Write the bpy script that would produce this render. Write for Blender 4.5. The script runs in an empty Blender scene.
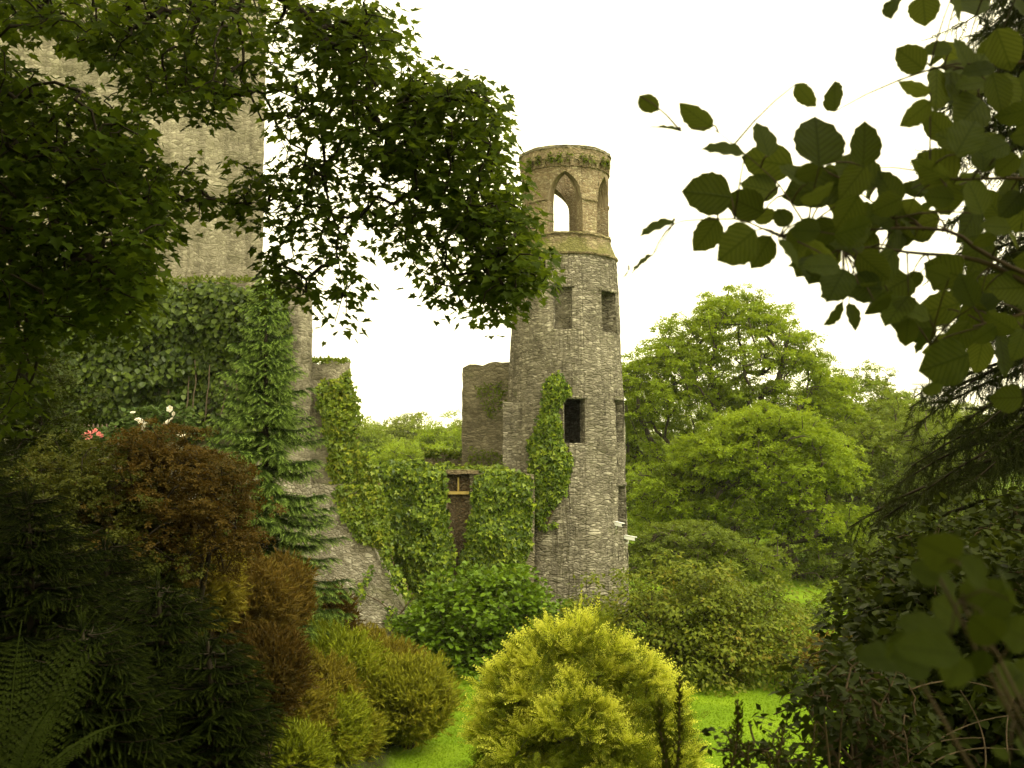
import bpy, math
import numpy as np
from math import radians, sin, cos, pi

# ------------------------------------------------------------------ camera, sky, sun, exposure
scene = bpy.context.scene
COL = scene.collection
F_PX, CAM_Z, PITCH = 1050.0, 7.5, math.atan(66 / 1050.0)
cam_d = bpy.data.cameras.new("camera")
cam = bpy.data.objects.new("camera", cam_d)
COL.objects.link(cam)
cam_d.sensor_width = 36.0
cam_d.lens = F_PX / 1024 * 36
cam_d.clip_start, cam_d.clip_end = 0.05, 5000
cam_d.dof.use_dof = True
cam_d.dof.focus_distance = 40
cam_d.dof.aperture_fstop = 6.3
cam.location = (0, 0, CAM_Z)
cam.rotation_euler = (pi / 2 + PITCH, 0, 0)
scene.camera = cam

SUN_EL, SUN_AZ = 52, 62          # azimuth: degrees to the right of straight behind the camera
world = bpy.data.worlds.new("World")
scene.world = world
world.use_nodes = True
wn, wl = world.node_tree.nodes, world.node_tree.links
wn.clear()
sky = wn.new("ShaderNodeTexSky")
sky.sky_type = 'NISHITA'
sky.sun_disc = False
sky.sun_elevation = radians(SUN_EL)
sky.sun_rotation = radians(180 - SUN_AZ)
sky.dust_density = 4.0
sky.air_density = 1.5
hsv = wn.new("ShaderNodeHueSaturation")
hsv.inputs['Saturation'].default_value = 0.15
cloud = wn.new("ShaderNodeRGB")
cloud.outputs[0].default_value = (12.8, 11.6, 6.9, 1)
mix = wn.new("ShaderNodeMix")
mix.data_type = 'RGBA'
mix.inputs[0].default_value = 0.8
bg = wn.new("ShaderNodeBackground")
bg.inputs['Strength'].default_value = 0.1
wo = wn.new("ShaderNodeOutputWorld")
wl.new(sky.outputs[0], hsv.inputs['Color'])
wl.new(hsv.outputs[0], mix.inputs[6])
wl.new(cloud.outputs[0], mix.inputs[7])
wl.new(mix.outputs[2], bg.inputs['Color'])
wl.new(bg.outputs[0], wo.inputs['Surface'])

sun_d = bpy.data.lights.new("sun", 'SUN')
sun_d.energy = 1.2
sun_d.angle = radians(18)
sun_d.color = (1.0, 0.92, 0.72)
sun = bpy.data.objects.new("sun", sun_d)
COL.objects.link(sun)
sx, sy = sin(radians(SUN_AZ)), -cos(radians(SUN_AZ))
from mathutils import Vector
sun.rotation_euler = Vector((sx * cos(radians(SUN_EL)), sy * cos(radians(SUN_EL)), sin(radians(SUN_EL)))).to_track_quat('Z', 'Y').to_euler()
sun.location = (30, -30, 60)

scene.view_settings.view_transform = 'Standard'
scene.view_settings.look = 'None'
scene.view_settings.gamma = 1.0
scene.view_settings.exposure = 1.38
scene.render.engine = 'CYCLES'
scene.cycles.max_bounces = 8
scene.cycles.diffuse_bounces = 4
scene.cycles.transmission_bounces = 4
scene.cycles.volume_bounces = 0
scene.cycles.use_denoising = True

# ------------------------------------------------------------------ numeric helpers
rng = np.random.default_rng(11)


def P(px, py, D):
    """a pixel of the photograph, taken at ground distance D, as a world point"""
    px, py, D = np.broadcast_arrays(np.asarray(px, float), np.asarray(py, float), np.asarray(D, float))
    rx, ru = (px - 512) / F_PX, (384 - py) / F_PX
    dy = cos(PITCH) - ru * sin(PITCH)
    dz = sin(PITCH) + ru * cos(PITCH)
    t = D / dy
    return np.stack([rx * t, D, CAM_Z + dz * t], -1)


def unit(v):
    return v / np.maximum(np.linalg.norm(v, axis=-1, keepdims=True), 1e-9)


def sstep(t):
    t = np.clip(t, 0, 1)
    return t * t * (3 - 2 * t)


def hash3(p):
    p = np.round(np.asarray(p, float), 3)
    s = np.sin(p[..., 0] * 127.1 + p[..., 1] * 311.7 + p[..., 2] * 74.7) * 43758.5453
    return s - np.floor(s)


def wob(p, s=1.0, seed=0.0):
    """smooth pseudo noise, about -1..1"""
    x, y, z = p[..., 0] * s + seed, p[..., 1] * s + seed * 1.7, p[..., 2] * s + seed * .6
    return (np.sin(x * 1.3 + 2.1 * np.sin(y * 0.9)) + np.sin(y * 1.7 + 1.6 * np.sin(z * 1.1 + 1)) + np.sin(z * 1.5 + 1.9 * np.sin(x * .8 + 2))) / 3


def inpoly(px, py, poly):
    poly = np.asarray(poly, float)
    r = np.zeros(px.shape, bool)
    j = len(poly) - 1
    for i in range(len(poly)):
        xi, yi = poly[i]
        xj, yj = poly[j]
        c = ((yi > py) != (yj > py)) & (px < (xj - xi) * (py - yi) / (yj - yi + 1e-12) + xi)
        r ^= c
        j = i
    return r


def in_polygon(poly, n, r=rng):
    poly = np.asarray(poly, float)
    lo, hi = poly.min(0), poly.max(0)
    out = np.zeros((0, 2))
    while len(out) < n:
        q = r.uniform(lo, hi, (n * 3, 2))
        out = np.vstack([out, q[inpoly(q[:, 0], q[:, 1], poly)]])
    return out[:n]


def ground_h(x, y):
    x, y = np.asarray(x, float), np.asarray(y, float)
    knoll = 5.9 * (1 - sstep((y - 3) / 18))
    x0 = 2.0 + 6.8 * sstep((y - 27) / 9)
    bank = 7.0 * sstep((-x - x0) / 9.0) * (1 - sstep((y - 60) / 20))
    far = 3.0 * sstep((y - 60) / 200) * -1
    dip = 2.0 * sstep((x - 9) / 10) * sstep((25 - y) / 10)
    return np.maximum(knoll, bank) + far + 0.25 * sstep((y - 34) / 10) + np.minimum(knoll, bank) * .15 - 0 * dip


# ------------------------------------------------------------------ mesh builder
class MB:
    def __init__(s):
        s.v, s.f, s.uv, s.n, s.t = [], [], [], 0, []

    def add(s, V, Fs, uv=None, tip=None):
        """V (n,3); Fs list of int arrays (m,k); uv (n,2) per vertex"""
        V = np.asarray(V, float)
        for F in Fs:
            s.f.append(np.asarray(F, int) + s.n)
        s.v.append(V)
        s.uv.append(np.zeros((len(V), 2)) if uv is None else np.asarray(uv, float))
        s.t.append(np.zeros(len(V)) if tip is None else np.asarray(tip, float))
        s.n += len(V)

    def instances(s, tmpl, pos, tip, nrm, size, wid=1.0):
        tv, tf, tuv = tmpl
        N = len(pos)
        if N == 0:
            return
        tip = unit(np.asarray(tip, float))
        side = unit(np.cross(tip, nrm))
        nr = np.cross(side, tip)
        size = np.broadcast_to(np.asarray(size, float), (N,))[:, None, None]
        wid = np.broadcast_to(np.asarray(wid, float), (N,))[:, None, None]
        V = pos[:, None, :] + size * (tv[None, :, 0:1] * wid * side[:, None, :] + tv[None, :, 1:2] * tip[:, None, :] + tv[None, :, 2:3] * nr[:, None, :])
        k = len(tv)
        off = (np.arange(N) * k)[:, None, None]
        Fs = [(np.asarray(F)[None] + off).reshape(-1, np.asarray(F).shape[1]) for F in tf]
        uv = np.broadcast_to(tuv[None], (N, k, 2)).reshape(-1, 2)
        s.add(V.reshape(-1, 3), Fs, uv)

    def tubes(s, A, B, ra, rb, sides=5):
        A, B = np.asarray(A, float).reshape(-1, 3), np.asarray(B, float).reshape(-1, 3)
        N = len(A)
        if N == 0:
            return
        ra, rb = np.broadcast_to(ra, (N,)), np.broadcast_to(rb, (N,))
        d = unit(B - A)
        ref = np.where(np.abs(d[:, 2:3]) > .9, np.array([[1., 0, 0]]), np.array([[0, 0, 1.]]))
        u = unit(np.cross(d, ref))
        w = np.cross(d, u)
        a = np.arange(sides) / sides * 2 * pi
        ring = np.cos(a)[None, :, None] * u[:, None] + np.sin(a)[None, :, None] * w[:, None]
        ex = (np.minimum(ra, rb) * .35)[:, None]
        lo = (A - d * ex)[:, None] + ring * ra[:, None, None]
        hi = (B + d * ex)[:, None] + ring * rb[:, None, None]
        V = np.concatenate([lo, hi], 1)
        i = np.arange(sides)
        q = np.stack([i, (i + 1) % sides, (i + 1) % sides + sides, i + sides], 1)
        off = (np.arange(N) * 2 * sides)[:, None, None]
        L = np.linalg.norm(B - A, axis=1)
        uv = np.zeros((N, 2 * sides, 2))
        uv[:, :, 0] = np.concatenate([a, a])[None] * .3
        uv[:, sides:, 1] = L[:, None]
        s.add(V.reshape(-1, 3), [(q[None] + off).reshape(-1, 4)], uv.reshape(-1, 2))

    def polyline(s, pts, radii, sides=8):
        """one continuous tube through pts"""
        pts = np.asarray(pts, float)
        n = len(pts)
        radii = np.broadcast_to(radii, (n,))
        d = np.zeros_like(pts)
        d[1:-1] = pts[2:] - pts[:-2]
        d[0], d[-1] = pts[1] - pts[0], pts[-1] - pts[-2]
        d = unit(d)
        ref = np.array([0.31, 0.95, 0.05]) if abs(d[0][1]) < .8 else np.array([1., 0, 0])
        V, uv = [], []
        a = np.arange(sides) / sides * 2 * pi
        L = 0
        for i in range(n):
            u = unit(np.cross(d[i], ref))
            w = np.cross(d[i], u)
            V.append(pts[i] + radii[i] * (np.cos(a)[:, None] * u + np.sin(a)[:, None] * w))
            if i:
                L += np.linalg.norm(pts[i] - pts[i - 1])
            uv.append(np.stack([a * max(radii[0], .02), np.full(sides, L)], 1))
        i = np.arange(sides)
        F = []
        for k in range(n - 1):
            F.append(np.stack([i, (i + 1) % sides, (i + 1) % sides + sides, i + sides], 1) + k * sides)
        Fs = [np.concatenate(F)]
        Fs += [i[None, ::-1].copy(), i[None] + (n - 1) * sides]
        s.add(np.concatenate(V), Fs, np.concatenate(uv))

    def build(s, name, mat, parent=None, smooth=False, loc=None):
        V = np.concatenate(s.v)
        off = np.array(parent.matrix_off if False else (0, 0, 0), float)
        if parent is not None:
            off = np.array(WLOC[parent.name], float)
        if loc is not None:
            off = np.array(loc, float)
        me = bpy.data.meshes.new(name)
        V = (V - off).astype(np.float32)
        me.vertices.add(len(V))
        me.vertices.foreach_set('co', V.ravel())
        idx = np.concatenate([F.ravel() for F in s.f]).astype(np.int32)
        tot = np.concatenate([np.full(len(F), F.shape[1]) for F in s.f]).astype(np.int32)
        st = np.concatenate([[0], np.cumsum(tot)[:-1]]).astype(np.int32)
        me.loops.add(len(idx))
        me.loops.foreach_set('vertex_index', idx)
        me.polygons.add(len(tot))
        me.polygons.foreach_set('loop_start', st)
        me.polygons.foreach_set('loop_total', tot)
        if smooth:
            me.polygons.foreach_set('use_smooth', np.ones(len(tot), bool))
        uvl = me.uv_layers.new(name='UVMap')
        uvl.data.foreach_set('uv', np.concatenate(s.uv)[idx].astype(np.float32).ravel())
        me.update(calc_edges=True)
        me.materials.append(mat)
        o = bpy.data.objects.new(name, me)
        COL.objects.link(o)
        if parent is not None:
            o.parent = parent
            WLOC[o.name] = tuple(np.array(WLOC[parent.name], float))
        else:
            o.location = off
            WLOC[o.name] = tuple(off)
        return o


WLOC = {}


def tag(o, label=None, cat=None, group=None, kind=None):
    if label:
        o['label'] = label
    if cat:
        o['category'] = cat
    if group:
        o['group'] = group
    if kind:
        o['kind'] = kind
    return o


def thing(name, label, cat, loc, group=None):
    o = bpy.data.objects.new(name, None)
    o.empty_display_size = .3
    COL.objects.link(o)
    o.location = tuple(float(c) for c in loc)
    WLOC[o.name] = tuple(float(c) for c in loc)
    return tag(o, label, cat, group)


def box(mb, x0, x1, y0, y1, z0, z1, step=None, jit=0.0, warp=None):
    """box of small unshared quads with UVs in metres; jitter keeps neighbours together"""
    def face(o, du, dv, nu, nv, uvf):
        a = np.linspace(0, 1, nu + 1)
        b = np.linspace(0, 1, nv + 1)
        ai, bi = np.meshgrid(np.arange(nu), np.arange(nv), indexing='ij')
        ai, bi = ai.ravel(), bi.ravel()
        c = np.stack([np.stack([a[ai], b[bi]], 1), np.stack([a[ai + 1], b[bi]], 1), np.stack([a[ai + 1], b[bi + 1]], 1), np.stack([a[ai], b[bi + 1]], 1)], 1).reshape(-1, 2)
        V = np.array(o) + c[:, :1] * np.array(du) + c[:, 1:] * np.array(dv)
        uv = V[:, list(uvf)]
        if jit:
            q = np.round(V, 3)
            V = V + jit * (np.stack([hash3(q), hash3(q + 5.3), hash3(q + 9.1)], 1) - .5) * 2
        if warp:
            V = warp(V)
        mb.add(V, [np.arange(len(V)).reshape(-1, 4)], uv)
    X, Y, Z = x1 - x0, y1 - y0, z1 - z0
    n = (lambda L: max(1, int(round(L / step)))) if step else (lambda L: 1)
    nx, ny, nz = n(X), n(Y), n(Z)
    face((x0, y0, z0), (X, 0, 0), (0, 0, Z), nx, nz, (0, 2))
    face((x1, y1, z0), (-X, 0, 0), (0, 0, Z), nx, nz, (0, 2))
    face((x1, y0, z0), (0, Y, 0), (0, 0, Z), ny, nz, (1, 2))
    face((x0, y1, z0), (0, -Y, 0), (0, 0, Z), ny, nz, (1, 2))
    face((x0, y0, z1), (X, 0, 0), (0, Y, 0), nx, ny, (0, 1))
    face((x0, y1, z0), (X, 0, 0), (0, -Y, 0), nx, ny, (0, 1))


# ------------------------------------------------------------------ materials
def new_mat(name):
    m = bpy.data.materials.new(name)
    m.use_nodes = True
    nt = m.node_tree
    nt.nodes.clear()
    out = nt.nodes.new('ShaderNodeOutputMaterial')
    return m, nt.nodes, nt.links, out


def ramp(N, stops, interp='LINEAR'):
    r = N.new('ShaderNodeValToRGB')
    r.color_ramp.interpolation = interp
    e = r.color_ramp.elements
    while len(e) < len(stops):
        e.new(.5)
    for i, (p, c) in enumerate(stops):
        e[i].position = p
        e[i].color = (*c, 1) if len(c) == 3 else c
    return r


def leaf_mat(name, cols, trans=0.35, rough=0.6, spec=0.14, clump=0.5, clump_scale=0.6, tip=None, veins=False, trans_col=None):
    """cols: leaf colours picked per leaf; clump mixes darker/lighter growth in patches"""
    m, N, L, out = new_mat(name)
    g = N.new('ShaderNodeNewGeometry')
    tc = N.new('ShaderNodeTexCoord')
    noi = N.new('ShaderNodeTexNoise')
    noi.inputs['Scale'].default_value = clump_scale
    noi.inputs['Detail'].default_value = 3
    L.new(tc.outputs['Object'], noi.inputs['Vector'])
    mr = N.new('ShaderNodeMapRange')
    mr.inputs[1].default_value = .3
    mr.inputs[2].default_value = .7
    L.new(noi.outputs[0], mr.inputs[0])
    mx = N.new('ShaderNodeMix')
    mx.inputs[0].default_value = clump
    L.new(g.outputs['Random Per Island'], mx.inputs[2])
    L.new(mr.outputs[0], mx.inputs[3])
    r = ramp(N, [(i / max(1, len(cols) - 1), c) for i, c in enumerate(cols)])
    L.new(mx.outputs[0], r.inputs[0])
    colour = r.outputs[0]
    uvn = None
    if tip or veins:
        uvn = N.new('ShaderNodeSeparateXYZ')
        L.new(tc.outputs['UV'], uvn.inputs[0])
    if tip:
        t = N.new('ShaderNodeMapRange')
        t.inputs[1].default_value = tip[1]
        t.inputs[2].default_value = 1.0
        L.new(uvn.outputs[1], t.inputs[0])
        m2 = N.new('ShaderNodeMix')
        m2.data_type = 'RGBA'
        L.new(t.outputs[0], m2.inputs[0])
        L.new(colour, m2.inputs[6])
        m2.inputs[7].default_value = (*tip[0], 1)
        colour = m2.outputs[2]
    b = N.new('ShaderNodeBsdfPrincipled')
    b.inputs['Roughness'].default_value = rough
    b.inputs['Specular IOR Level'].default_value = spec
    if veins:
        # side veins running forward from the midrib
        ab = N.new('ShaderNodeMath'); ab.operation = 'ABSOLUTE'
        L.new(uvn.outputs[0], ab.inputs[0])
        ma = N.new('ShaderNodeMath'); ma.operation = 'MULTIPLY_ADD'
        L.new(ab.outputs[0], ma.inputs[0]); ma.inputs[1].default_value = -.8
        L.new(uvn.outputs[1], ma.inputs[2])
        sc = N.new('ShaderNodeMath'); sc.operation = 'MULTIPLY'
        L.new(ma.outputs[0], sc.inputs[0]); sc.inputs[1].default_value = 52
        sn = N.new('ShaderNodeMath'); sn.operation = 'SINE'
        L.new(sc.outputs[0], sn.inputs[0])
        vr = N.new('ShaderNodeMapRange')
        vr.inputs[1].default_value = .55; vr.inputs[2].default_value = 1
        L.new(sn.outputs[0], vr.inputs[0])
        rib = N.new('ShaderNodeMapRange')
        rib.inputs[1].default_value = .035; rib.inputs[2].default_value = .01
        L.new(ab.outputs[0], rib.inputs[0])
        mxv = N.new('ShaderNodeMath'); mxv.operation = 'MAXIMUM'
        L.new(vr.outputs[0], mxv.inputs[0]); L.new(rib.outputs[0], mxv.inputs[1])
        m3 = N.new('ShaderNodeMix'); m3.data_type = 'RGBA'; m3.blend_type = 'MULTIPLY'
        L.new(mxv.outputs[0], m3.inputs[0]); L.new(colour, m3.inputs[6])
        m3.inputs[7].default_value = (.62, .66, .6, 1)
        colour = m3.outputs[2]
        bp = N.new('ShaderNodeBump'); bp.inputs['Strength'].default_value = .35; bp.inputs['Distance'].default_value = .004
        L.new(mxv.outputs[0], bp.inputs['Height']); L.new(bp.outputs[0], b.inputs['Normal'])
    L.new(colour, b.inputs['Base Color'])
    tr = N.new('ShaderNodeBsdfTranslucent')
    hs = N.new('ShaderNodeHueSaturation')
    hs.inputs['Hue'].default_value = .485
    hs.inputs['Value'].default_value = 1.35
    L.new(colour, hs.inputs['Color'])
    L.new(hs.outputs[0], tr.inputs['Color'])
    ms = N.new('ShaderNodeMixShader')
    ms.inputs[0].default_value = trans
    L.new(b.outputs[0], ms.inputs[1])
    L.new(tr.outputs[0], ms.inputs[2])
    L.new(ms.outputs[0], out.inputs['Surface'])
    return m


def plain_mat(name, c1, c2=None, scale=3.0, rough=.85, bump=.0, stretch=(1, 1, 1), metal=0.0, spec=.08):
    m, N, L, out = new_mat(name)
    b = N.new('ShaderNodeBsdfPrincipled')
    b.inputs['Roughness'].default_value = rough
    b.inputs['Metallic'].default_value = metal
    b.inputs['Specular IOR Level'].default_value = spec
    tc = N.new('ShaderNodeTexCoord')
    mp = N.new('ShaderNodeMapping')
    mp.inputs['Scale'].default_value = stretch
    n = N.new('ShaderNodeTexNoise')
    n.inputs['Scale'].default_value = scale
    n.inputs['Detail'].default_value = 6
    L.new(tc.outputs['Object'], mp.inputs[0])
    L.new(mp.outputs[0], n.inputs['Vector'])
    r = ramp(N, [(.3, c1), (.7, c2 or c1)])
    L.new(n.outputs[0], r.inputs[0])
    L.new(r.outputs[0], b.inputs['Base Color'])
    if bump:
        bp = N.new('ShaderNodeBump')
        bp.inputs['Strength'].default_value = bump
        bp.inputs['Distance'].default_value = .05
        L.new(n.outputs[0], bp.inputs['Height'])
        L.new(bp.outputs[0], b.inputs['Normal'])
    L.new(b.outputs[0], out.inputs['Surface'])
    return m


def stone_mat(name, cols, mortar, su=2.1, sv=5.2, streak=0.0, moss=0.35, moss_col=(.09, .10, .03), big=.25, bump=.9, distort=.35):
    """rubble masonry laid in rough courses; UVs are metres"""
    m, N, L, out = new_mat(name)
    tc = N.new('ShaderNodeTexCoord')
    mp = N.new('ShaderNodeMapping')
    mp.inputs['Scale'].default_value = (su, sv, 1)
    L.new(tc.outputs['UV'], mp.inputs[0])
    nz = N.new('ShaderNodeTexNoise')
    nz.inputs['Scale'].default_value = .8
    nz.inputs['Detail'].default_value = 3
    L.new(mp.outputs[0], nz.inputs['Vector'])
    sub = N.new('ShaderNodeVectorMath'); sub.operation = 'MULTIPLY_ADD'
    L.new(nz.outputs['Color'], sub.inputs[0])
    sub.inputs[1].default_value = (distort, distort * 2.2, 0)
    L.new(mp.outputs[0], sub.inputs[2])
    vo = N.new('ShaderNodeTexVoronoi'); vo.feature = 'F1'; vo.inputs['Scale'].default_value = 1.0; vo.inputs['Randomness'].default_value = .9
    L.new(sub.outputs[0], vo.inputs['Vector'])
    ed = N.new('ShaderNodeTexVoronoi'); ed.feature = 'DISTANCE_TO_EDGE'; ed.inputs['Scale'].default_value = 1.0; ed.inputs['Randomness'].default_value = .9
    L.new(sub.outputs[0], ed.inputs['Vector'])
    vb = N.new('ShaderNodeTexVoronoi'); vb.feature = 'F1'; vb.inputs['Scale'].default_value = 1.75; vb.inputs['Randomness'].default_value = 1
    L.new(sub.outputs[0], vb.inputs['Vector'])
    eb = N.new('ShaderNodeTexVoronoi'); eb.feature = 'DISTANCE_TO_EDGE'; eb.inputs['Scale'].default_value = 1.75; eb.inputs['Randomness'].default_value = 1
    L.new(sub.outputs[0], eb.inputs['Vector'])
    mk = N.new('ShaderNodeTexNoise'); mk.inputs['Scale'].default_value = .9; mk.inputs['Detail'].default_value = 4
    L.new(tc.outputs['UV'], mk.inputs['Vector'])
    mt = N.new('ShaderNodeMapRange'); mt.inputs[1].default_value = .46; mt.inputs[2].default_value = .52
    L.new(mk.outputs[0], mt.inputs[0])
    mc = N.new('ShaderNodeMix'); mc.data_type = 'RGBA'
    L.new(mt.outputs[0], mc.inputs[0]); L.new(vo.outputs['Color'], mc.inputs[6]); L.new(vb.outputs['Color'], mc.inputs[7])
    me_ = N.new('ShaderNodeMix')
    L.new(mt.outputs[0], me_.inputs[0]); L.new(ed.outputs['Distance'], me_.inputs[2]); L.new(eb.outputs['Distance'], me_.inputs[3])
    sp = N.new('ShaderNodeSeparateColor')
    L.new(mc.outputs[2], sp.inputs[0])
    r = ramp(N, [(i / (len(cols) - 1), c) for i, c in enumerate(cols)])
    L.new(sp.outputs[0], r.inputs[0])
    er = N.new('ShaderNodeMapRange')
    er.inputs[1].default_value = .0; er.inputs[2].default_value = .16
    L.new(me_.outputs[0], er.inputs[0])
    m1 = N.new('ShaderNodeMix'); m1.data_type = 'RGBA'
    L.new(er.outputs[0], m1.inputs[0])
    m1.inputs[6].default_value = (*mortar, 1)
    L.new(r.outputs[0], m1.inputs[7])
    col = m1.outputs[2]
    # fine grain
    fn = N.new('ShaderNodeTexNoise'); fn.inputs['Scale'].default_value = 14; fn.inputs['Detail'].default_value = 5; fn.inputs['Roughness'].default_value = .7
    L.new(tc.outputs['UV'], fn.inputs['Vector'])
    fr = ramp(N, [(.3, (.66, .65, .63)), (.7, (1.25, 1.24, 1.2))])
    L.new(fn.outputs[0], fr.inputs[0])
    m2 = N.new('ShaderNodeMix'); m2.data_type = 'RGBA'; m2.blend_type = 'MULTIPLY'; m2.inputs[0].default_value = .9
    L.new(col, m2.inputs[6]); L.new(fr.outputs[0], m2.inputs[7])
    col = m2.outputs[2]
    # broad weather stains
    bn = N.new('ShaderNodeTexNoise'); bn.inputs['Scale'].default_value = big; bn.inputs['Detail'].default_value = 6; bn.inputs['Roughness'].default_value = .62
    L.new(tc.outputs['UV'], bn.inputs['Vector'])
    br = ramp(N, [(.35, (.58, .56, .5)), (.65, (1.2, 1.18, 1.12))])
    L.new(bn.outputs[0], br.inputs[0])
    m3 = N.new('ShaderNodeMix'); m3.data_type = 'RGBA'; m3.blend_type = 'MULTIPLY'; m3.inputs[0].default_value = .85
    L.new(col, m3.inputs[6]); L.new(br.outputs[0], m3.inputs[7])
    col = m3.outputs[2]
    if streak:
        mp2 = N.new('ShaderNodeMapping'); mp2.inputs['Scale'].default_value = (1.6, .07, 1)
        L.new(tc.outputs['UV'], mp2.inputs[0])
        sn = N.new('ShaderNodeTexNoise'); sn.inputs['Scale'].default_value = 1.0; sn.inputs['Detail'].default_value = 5; sn.inputs['Roughness'].default_value = .7
        L.new(mp2.outputs[0], sn.inputs['Vector'])
        sr = ramp(N, [(.38, (.4, .38, .34)), (.6, (1.15, 1.14, 1.1))])
        L.new(sn.outputs[0], sr.inputs[0])
        m4 = N.new('ShaderNodeMix'); m4.data_type = 'RGBA'; m4.blend_type = 'MULTIPLY'; m4.inputs[0].default_value = streak
        L.new(col, m4.inputs[6]); L.new(sr.outputs[0], m4.inputs[7])
        col = m4.outputs[2]
    # moss in patches and on upward faces
    gm = N.new('ShaderNodeNewGeometry')
    sz = N.new('ShaderNodeSeparateXYZ'); L.new(gm.outputs['Normal'], sz.inputs[0])
    mn = N.new('ShaderNodeTexNoise'); mn.inputs['Scale'].default_value = .75; mn.inputs['Detail'].default_value = 7; mn.inputs['Roughness'].default_value = .7
    L.new(tc.outputs['UV'], mn.inputs['Vector'])
    ad = N.new('ShaderNodeMath'); ad.operation = 'MULTIPLY_ADD'
    L.new(sz.outputs[2], ad.inputs[0]); ad.inputs[1].default_value = .3
    L.new(mn.outputs[0], ad.inputs[2])
    mr = N.new('ShaderNodeMapRange'); mr.inputs[1].default_value = .78 - moss * .5; mr.inputs[2].default_value = .98 - moss * .5
    mr.inputs[4].default_value = .8
    L.new(ad.outputs[0], mr.inputs[0])
    m5 = N.new('ShaderNodeMix'); m5.data_type = 'RGBA'
    L.new(mr.outputs[0], m5.inputs[0]); L.new(col, m5.inputs[6]); m5.inputs[7].default_value = (*moss_col, 1)
    col = m5.outputs[2]
    b = N.new('ShaderNodeBsdfPrincipled'); b.inputs['Roughness'].default_value = .92; b.inputs['Specular IOR Level'].default_value = .15
    L.new(col, b.inputs['Base Color'])
    hb = N.new('ShaderNodeMath'); hb.operation = 'MULTIPLY_ADD'
    L.new(fn.outputs[0], hb.inputs[0]); hb.inputs[1].default_value = .35
    L.new(er.outputs[0], hb.inputs[2])
    hc = N.new('ShaderNodeMath'); hc.operation = 'MULTIPLY_ADD'
    L.new(sp.outputs[1], hc.inputs[0]); hc.inputs[1].default_value = .6; L.new(hb.outputs[0], hc.inputs[2])
    bp = N.new('ShaderNodeBump'); bp.inputs['Strength'].default_value = bump; bp.inputs['Distance'].default_value = .07
    L.new(hc.outputs[0], bp.inputs['Height']); L.new(bp.outputs[0], b.inputs['Normal'])
    L.new(b.outputs[0], out.inputs['Surface'])
    return m


M = {}
M['tower'] = stone_mat('tower_rubble', [(.13, .118, .095), (.22, .204, .168), (.30, .28, .235), (.46, .435, .38)], (.195, .178, .145), moss=.36, streak=.45, su=2.7, sv=8.5, bump=.75)
M['dressed'] = stone_mat('arcade_brickwork', [(.20, .15, .09), (.28, .22, .14), (.34, .29, .19), (.44, .39, .28)], (.25, .20, .14), su=4.0, sv=11, moss=.42, distort=.25, moss_col=(.14, .14, .05), bump=.6)
M['mossy'] = stone_mat('mossy_ledge', [(.17, .13, .085), (.27, .21, .14), (.36, .31, .2)], (.22, .18, .12), su=3.5, sv=7, moss=.62, moss_col=(.12, .12, .032), bump=.7)
M['wall_dark'] = stone_mat('dark_rubble', [(.16, .142, .10), (.25, .225, .165), (.34, .31, .225)], (.2, .18, .13), su=3.0, sv=8.5, moss=.42, moss_col=(.08, .10, .022), bump=.7)
M['keep'] = stone_mat('keep_stone', [(.17, .155, .122), (.25, .232, .19), (.31, .29, .24), (.40, .378, .315)], (.24, .222, .178), su=3.4, sv=7, streak=.6, moss=.22, bump=.4)
M['keep_low'] = stone_mat('keep_batter_stone', [(.17, .155, .12), (.25, .23, .19), (.33, .31, .265), (.50, .48, .42)], (.24, .22, .18), su=5.5, sv=8.0, streak=.5, moss=.34, bump=.7)
M['slot'] = stone_mat('brown_recess_stone', [(.13, .09, .055), (.19, .14, .09), (.25, .2, .13)], (.15, .12, .075), su=4, sv=9, moss=.35)
M['bark'] = plain_mat('grey_bark', (.045, .036, .025), (.10, .085, .06), 6, .9, .5, (1, 1, .25))
M['bark_dark'] = plain_mat('dark_bark', (.018, .014, .009), (.045, .036, .024), 8, .9, .5, (1, 1, .25))
M['stem'] = plain_mat('pale_stem', (.13, .11, .07), (.22, .19, .12), 8, .8, .2)
M['twig'] = plain_mat('brown_twig', (.05, .035, .02), (.10, .07, .04), 10, .75, .1)
M['wood'] = plain_mat('weathered_wood', (.06, .045, .03), (.13, .10, .07), 5, .85, .3, (8, 8, 1))
M['plank'] = plain_mat('ochre_timber', (.35, .25, .07), (.5, .38, .13), 4, .8, .2)
M['white'] = plain_mat('white_paint', (.78, .78, .76), (.84, .84, .82), 4, .35, 0)
M['glass'] = plain_mat('dark_lens_glass', (.01, .01, .012), (.02, .02, .022), 4, .08, 0, spec=.6)
M['metal'] = plain_mat('grey_metal', (.3, .3, .3), (.38, .38, .37), 5, .4, 0, metal=.8)

G = dict
M['beech'] = leaf_mat('beech_leaf', [(.038, .050, .006), (.062, .080, .010), (.092, .112, .014)], trans=.52, rough=.55, veins=True, clump=.15, spec=.1)
M['hazel'] = leaf_mat('hazel_leaf', [(.032, .045, .005), (.05, .066, .007), (.07, .088, .01)], trans=.45, rough=.6, veins=True, clump=.15, spec=.06)
M['sycamore'] = leaf_mat('sycamore_leaf', [(.028, .046, .003), (.054, .086, .005), (.095, .138, .008)], trans=.55, rough=.6, clump=.35, clump_scale=.9, spec=.08)
M['tree_bright'] = leaf_mat('bright_foliage', [(.095, .14, .007), (.165, .235, .011), (.25, .335, .017)], trans=.38, clump=.45, clump_scale=.35, spec=.08)
M['tree_mid'] = leaf_mat('mid_foliage', [(.08, .12, .007), (.135, .19, .011), (.195, .255, .015)], trans=.34, clump=.45, clump_scale=.3)
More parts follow.
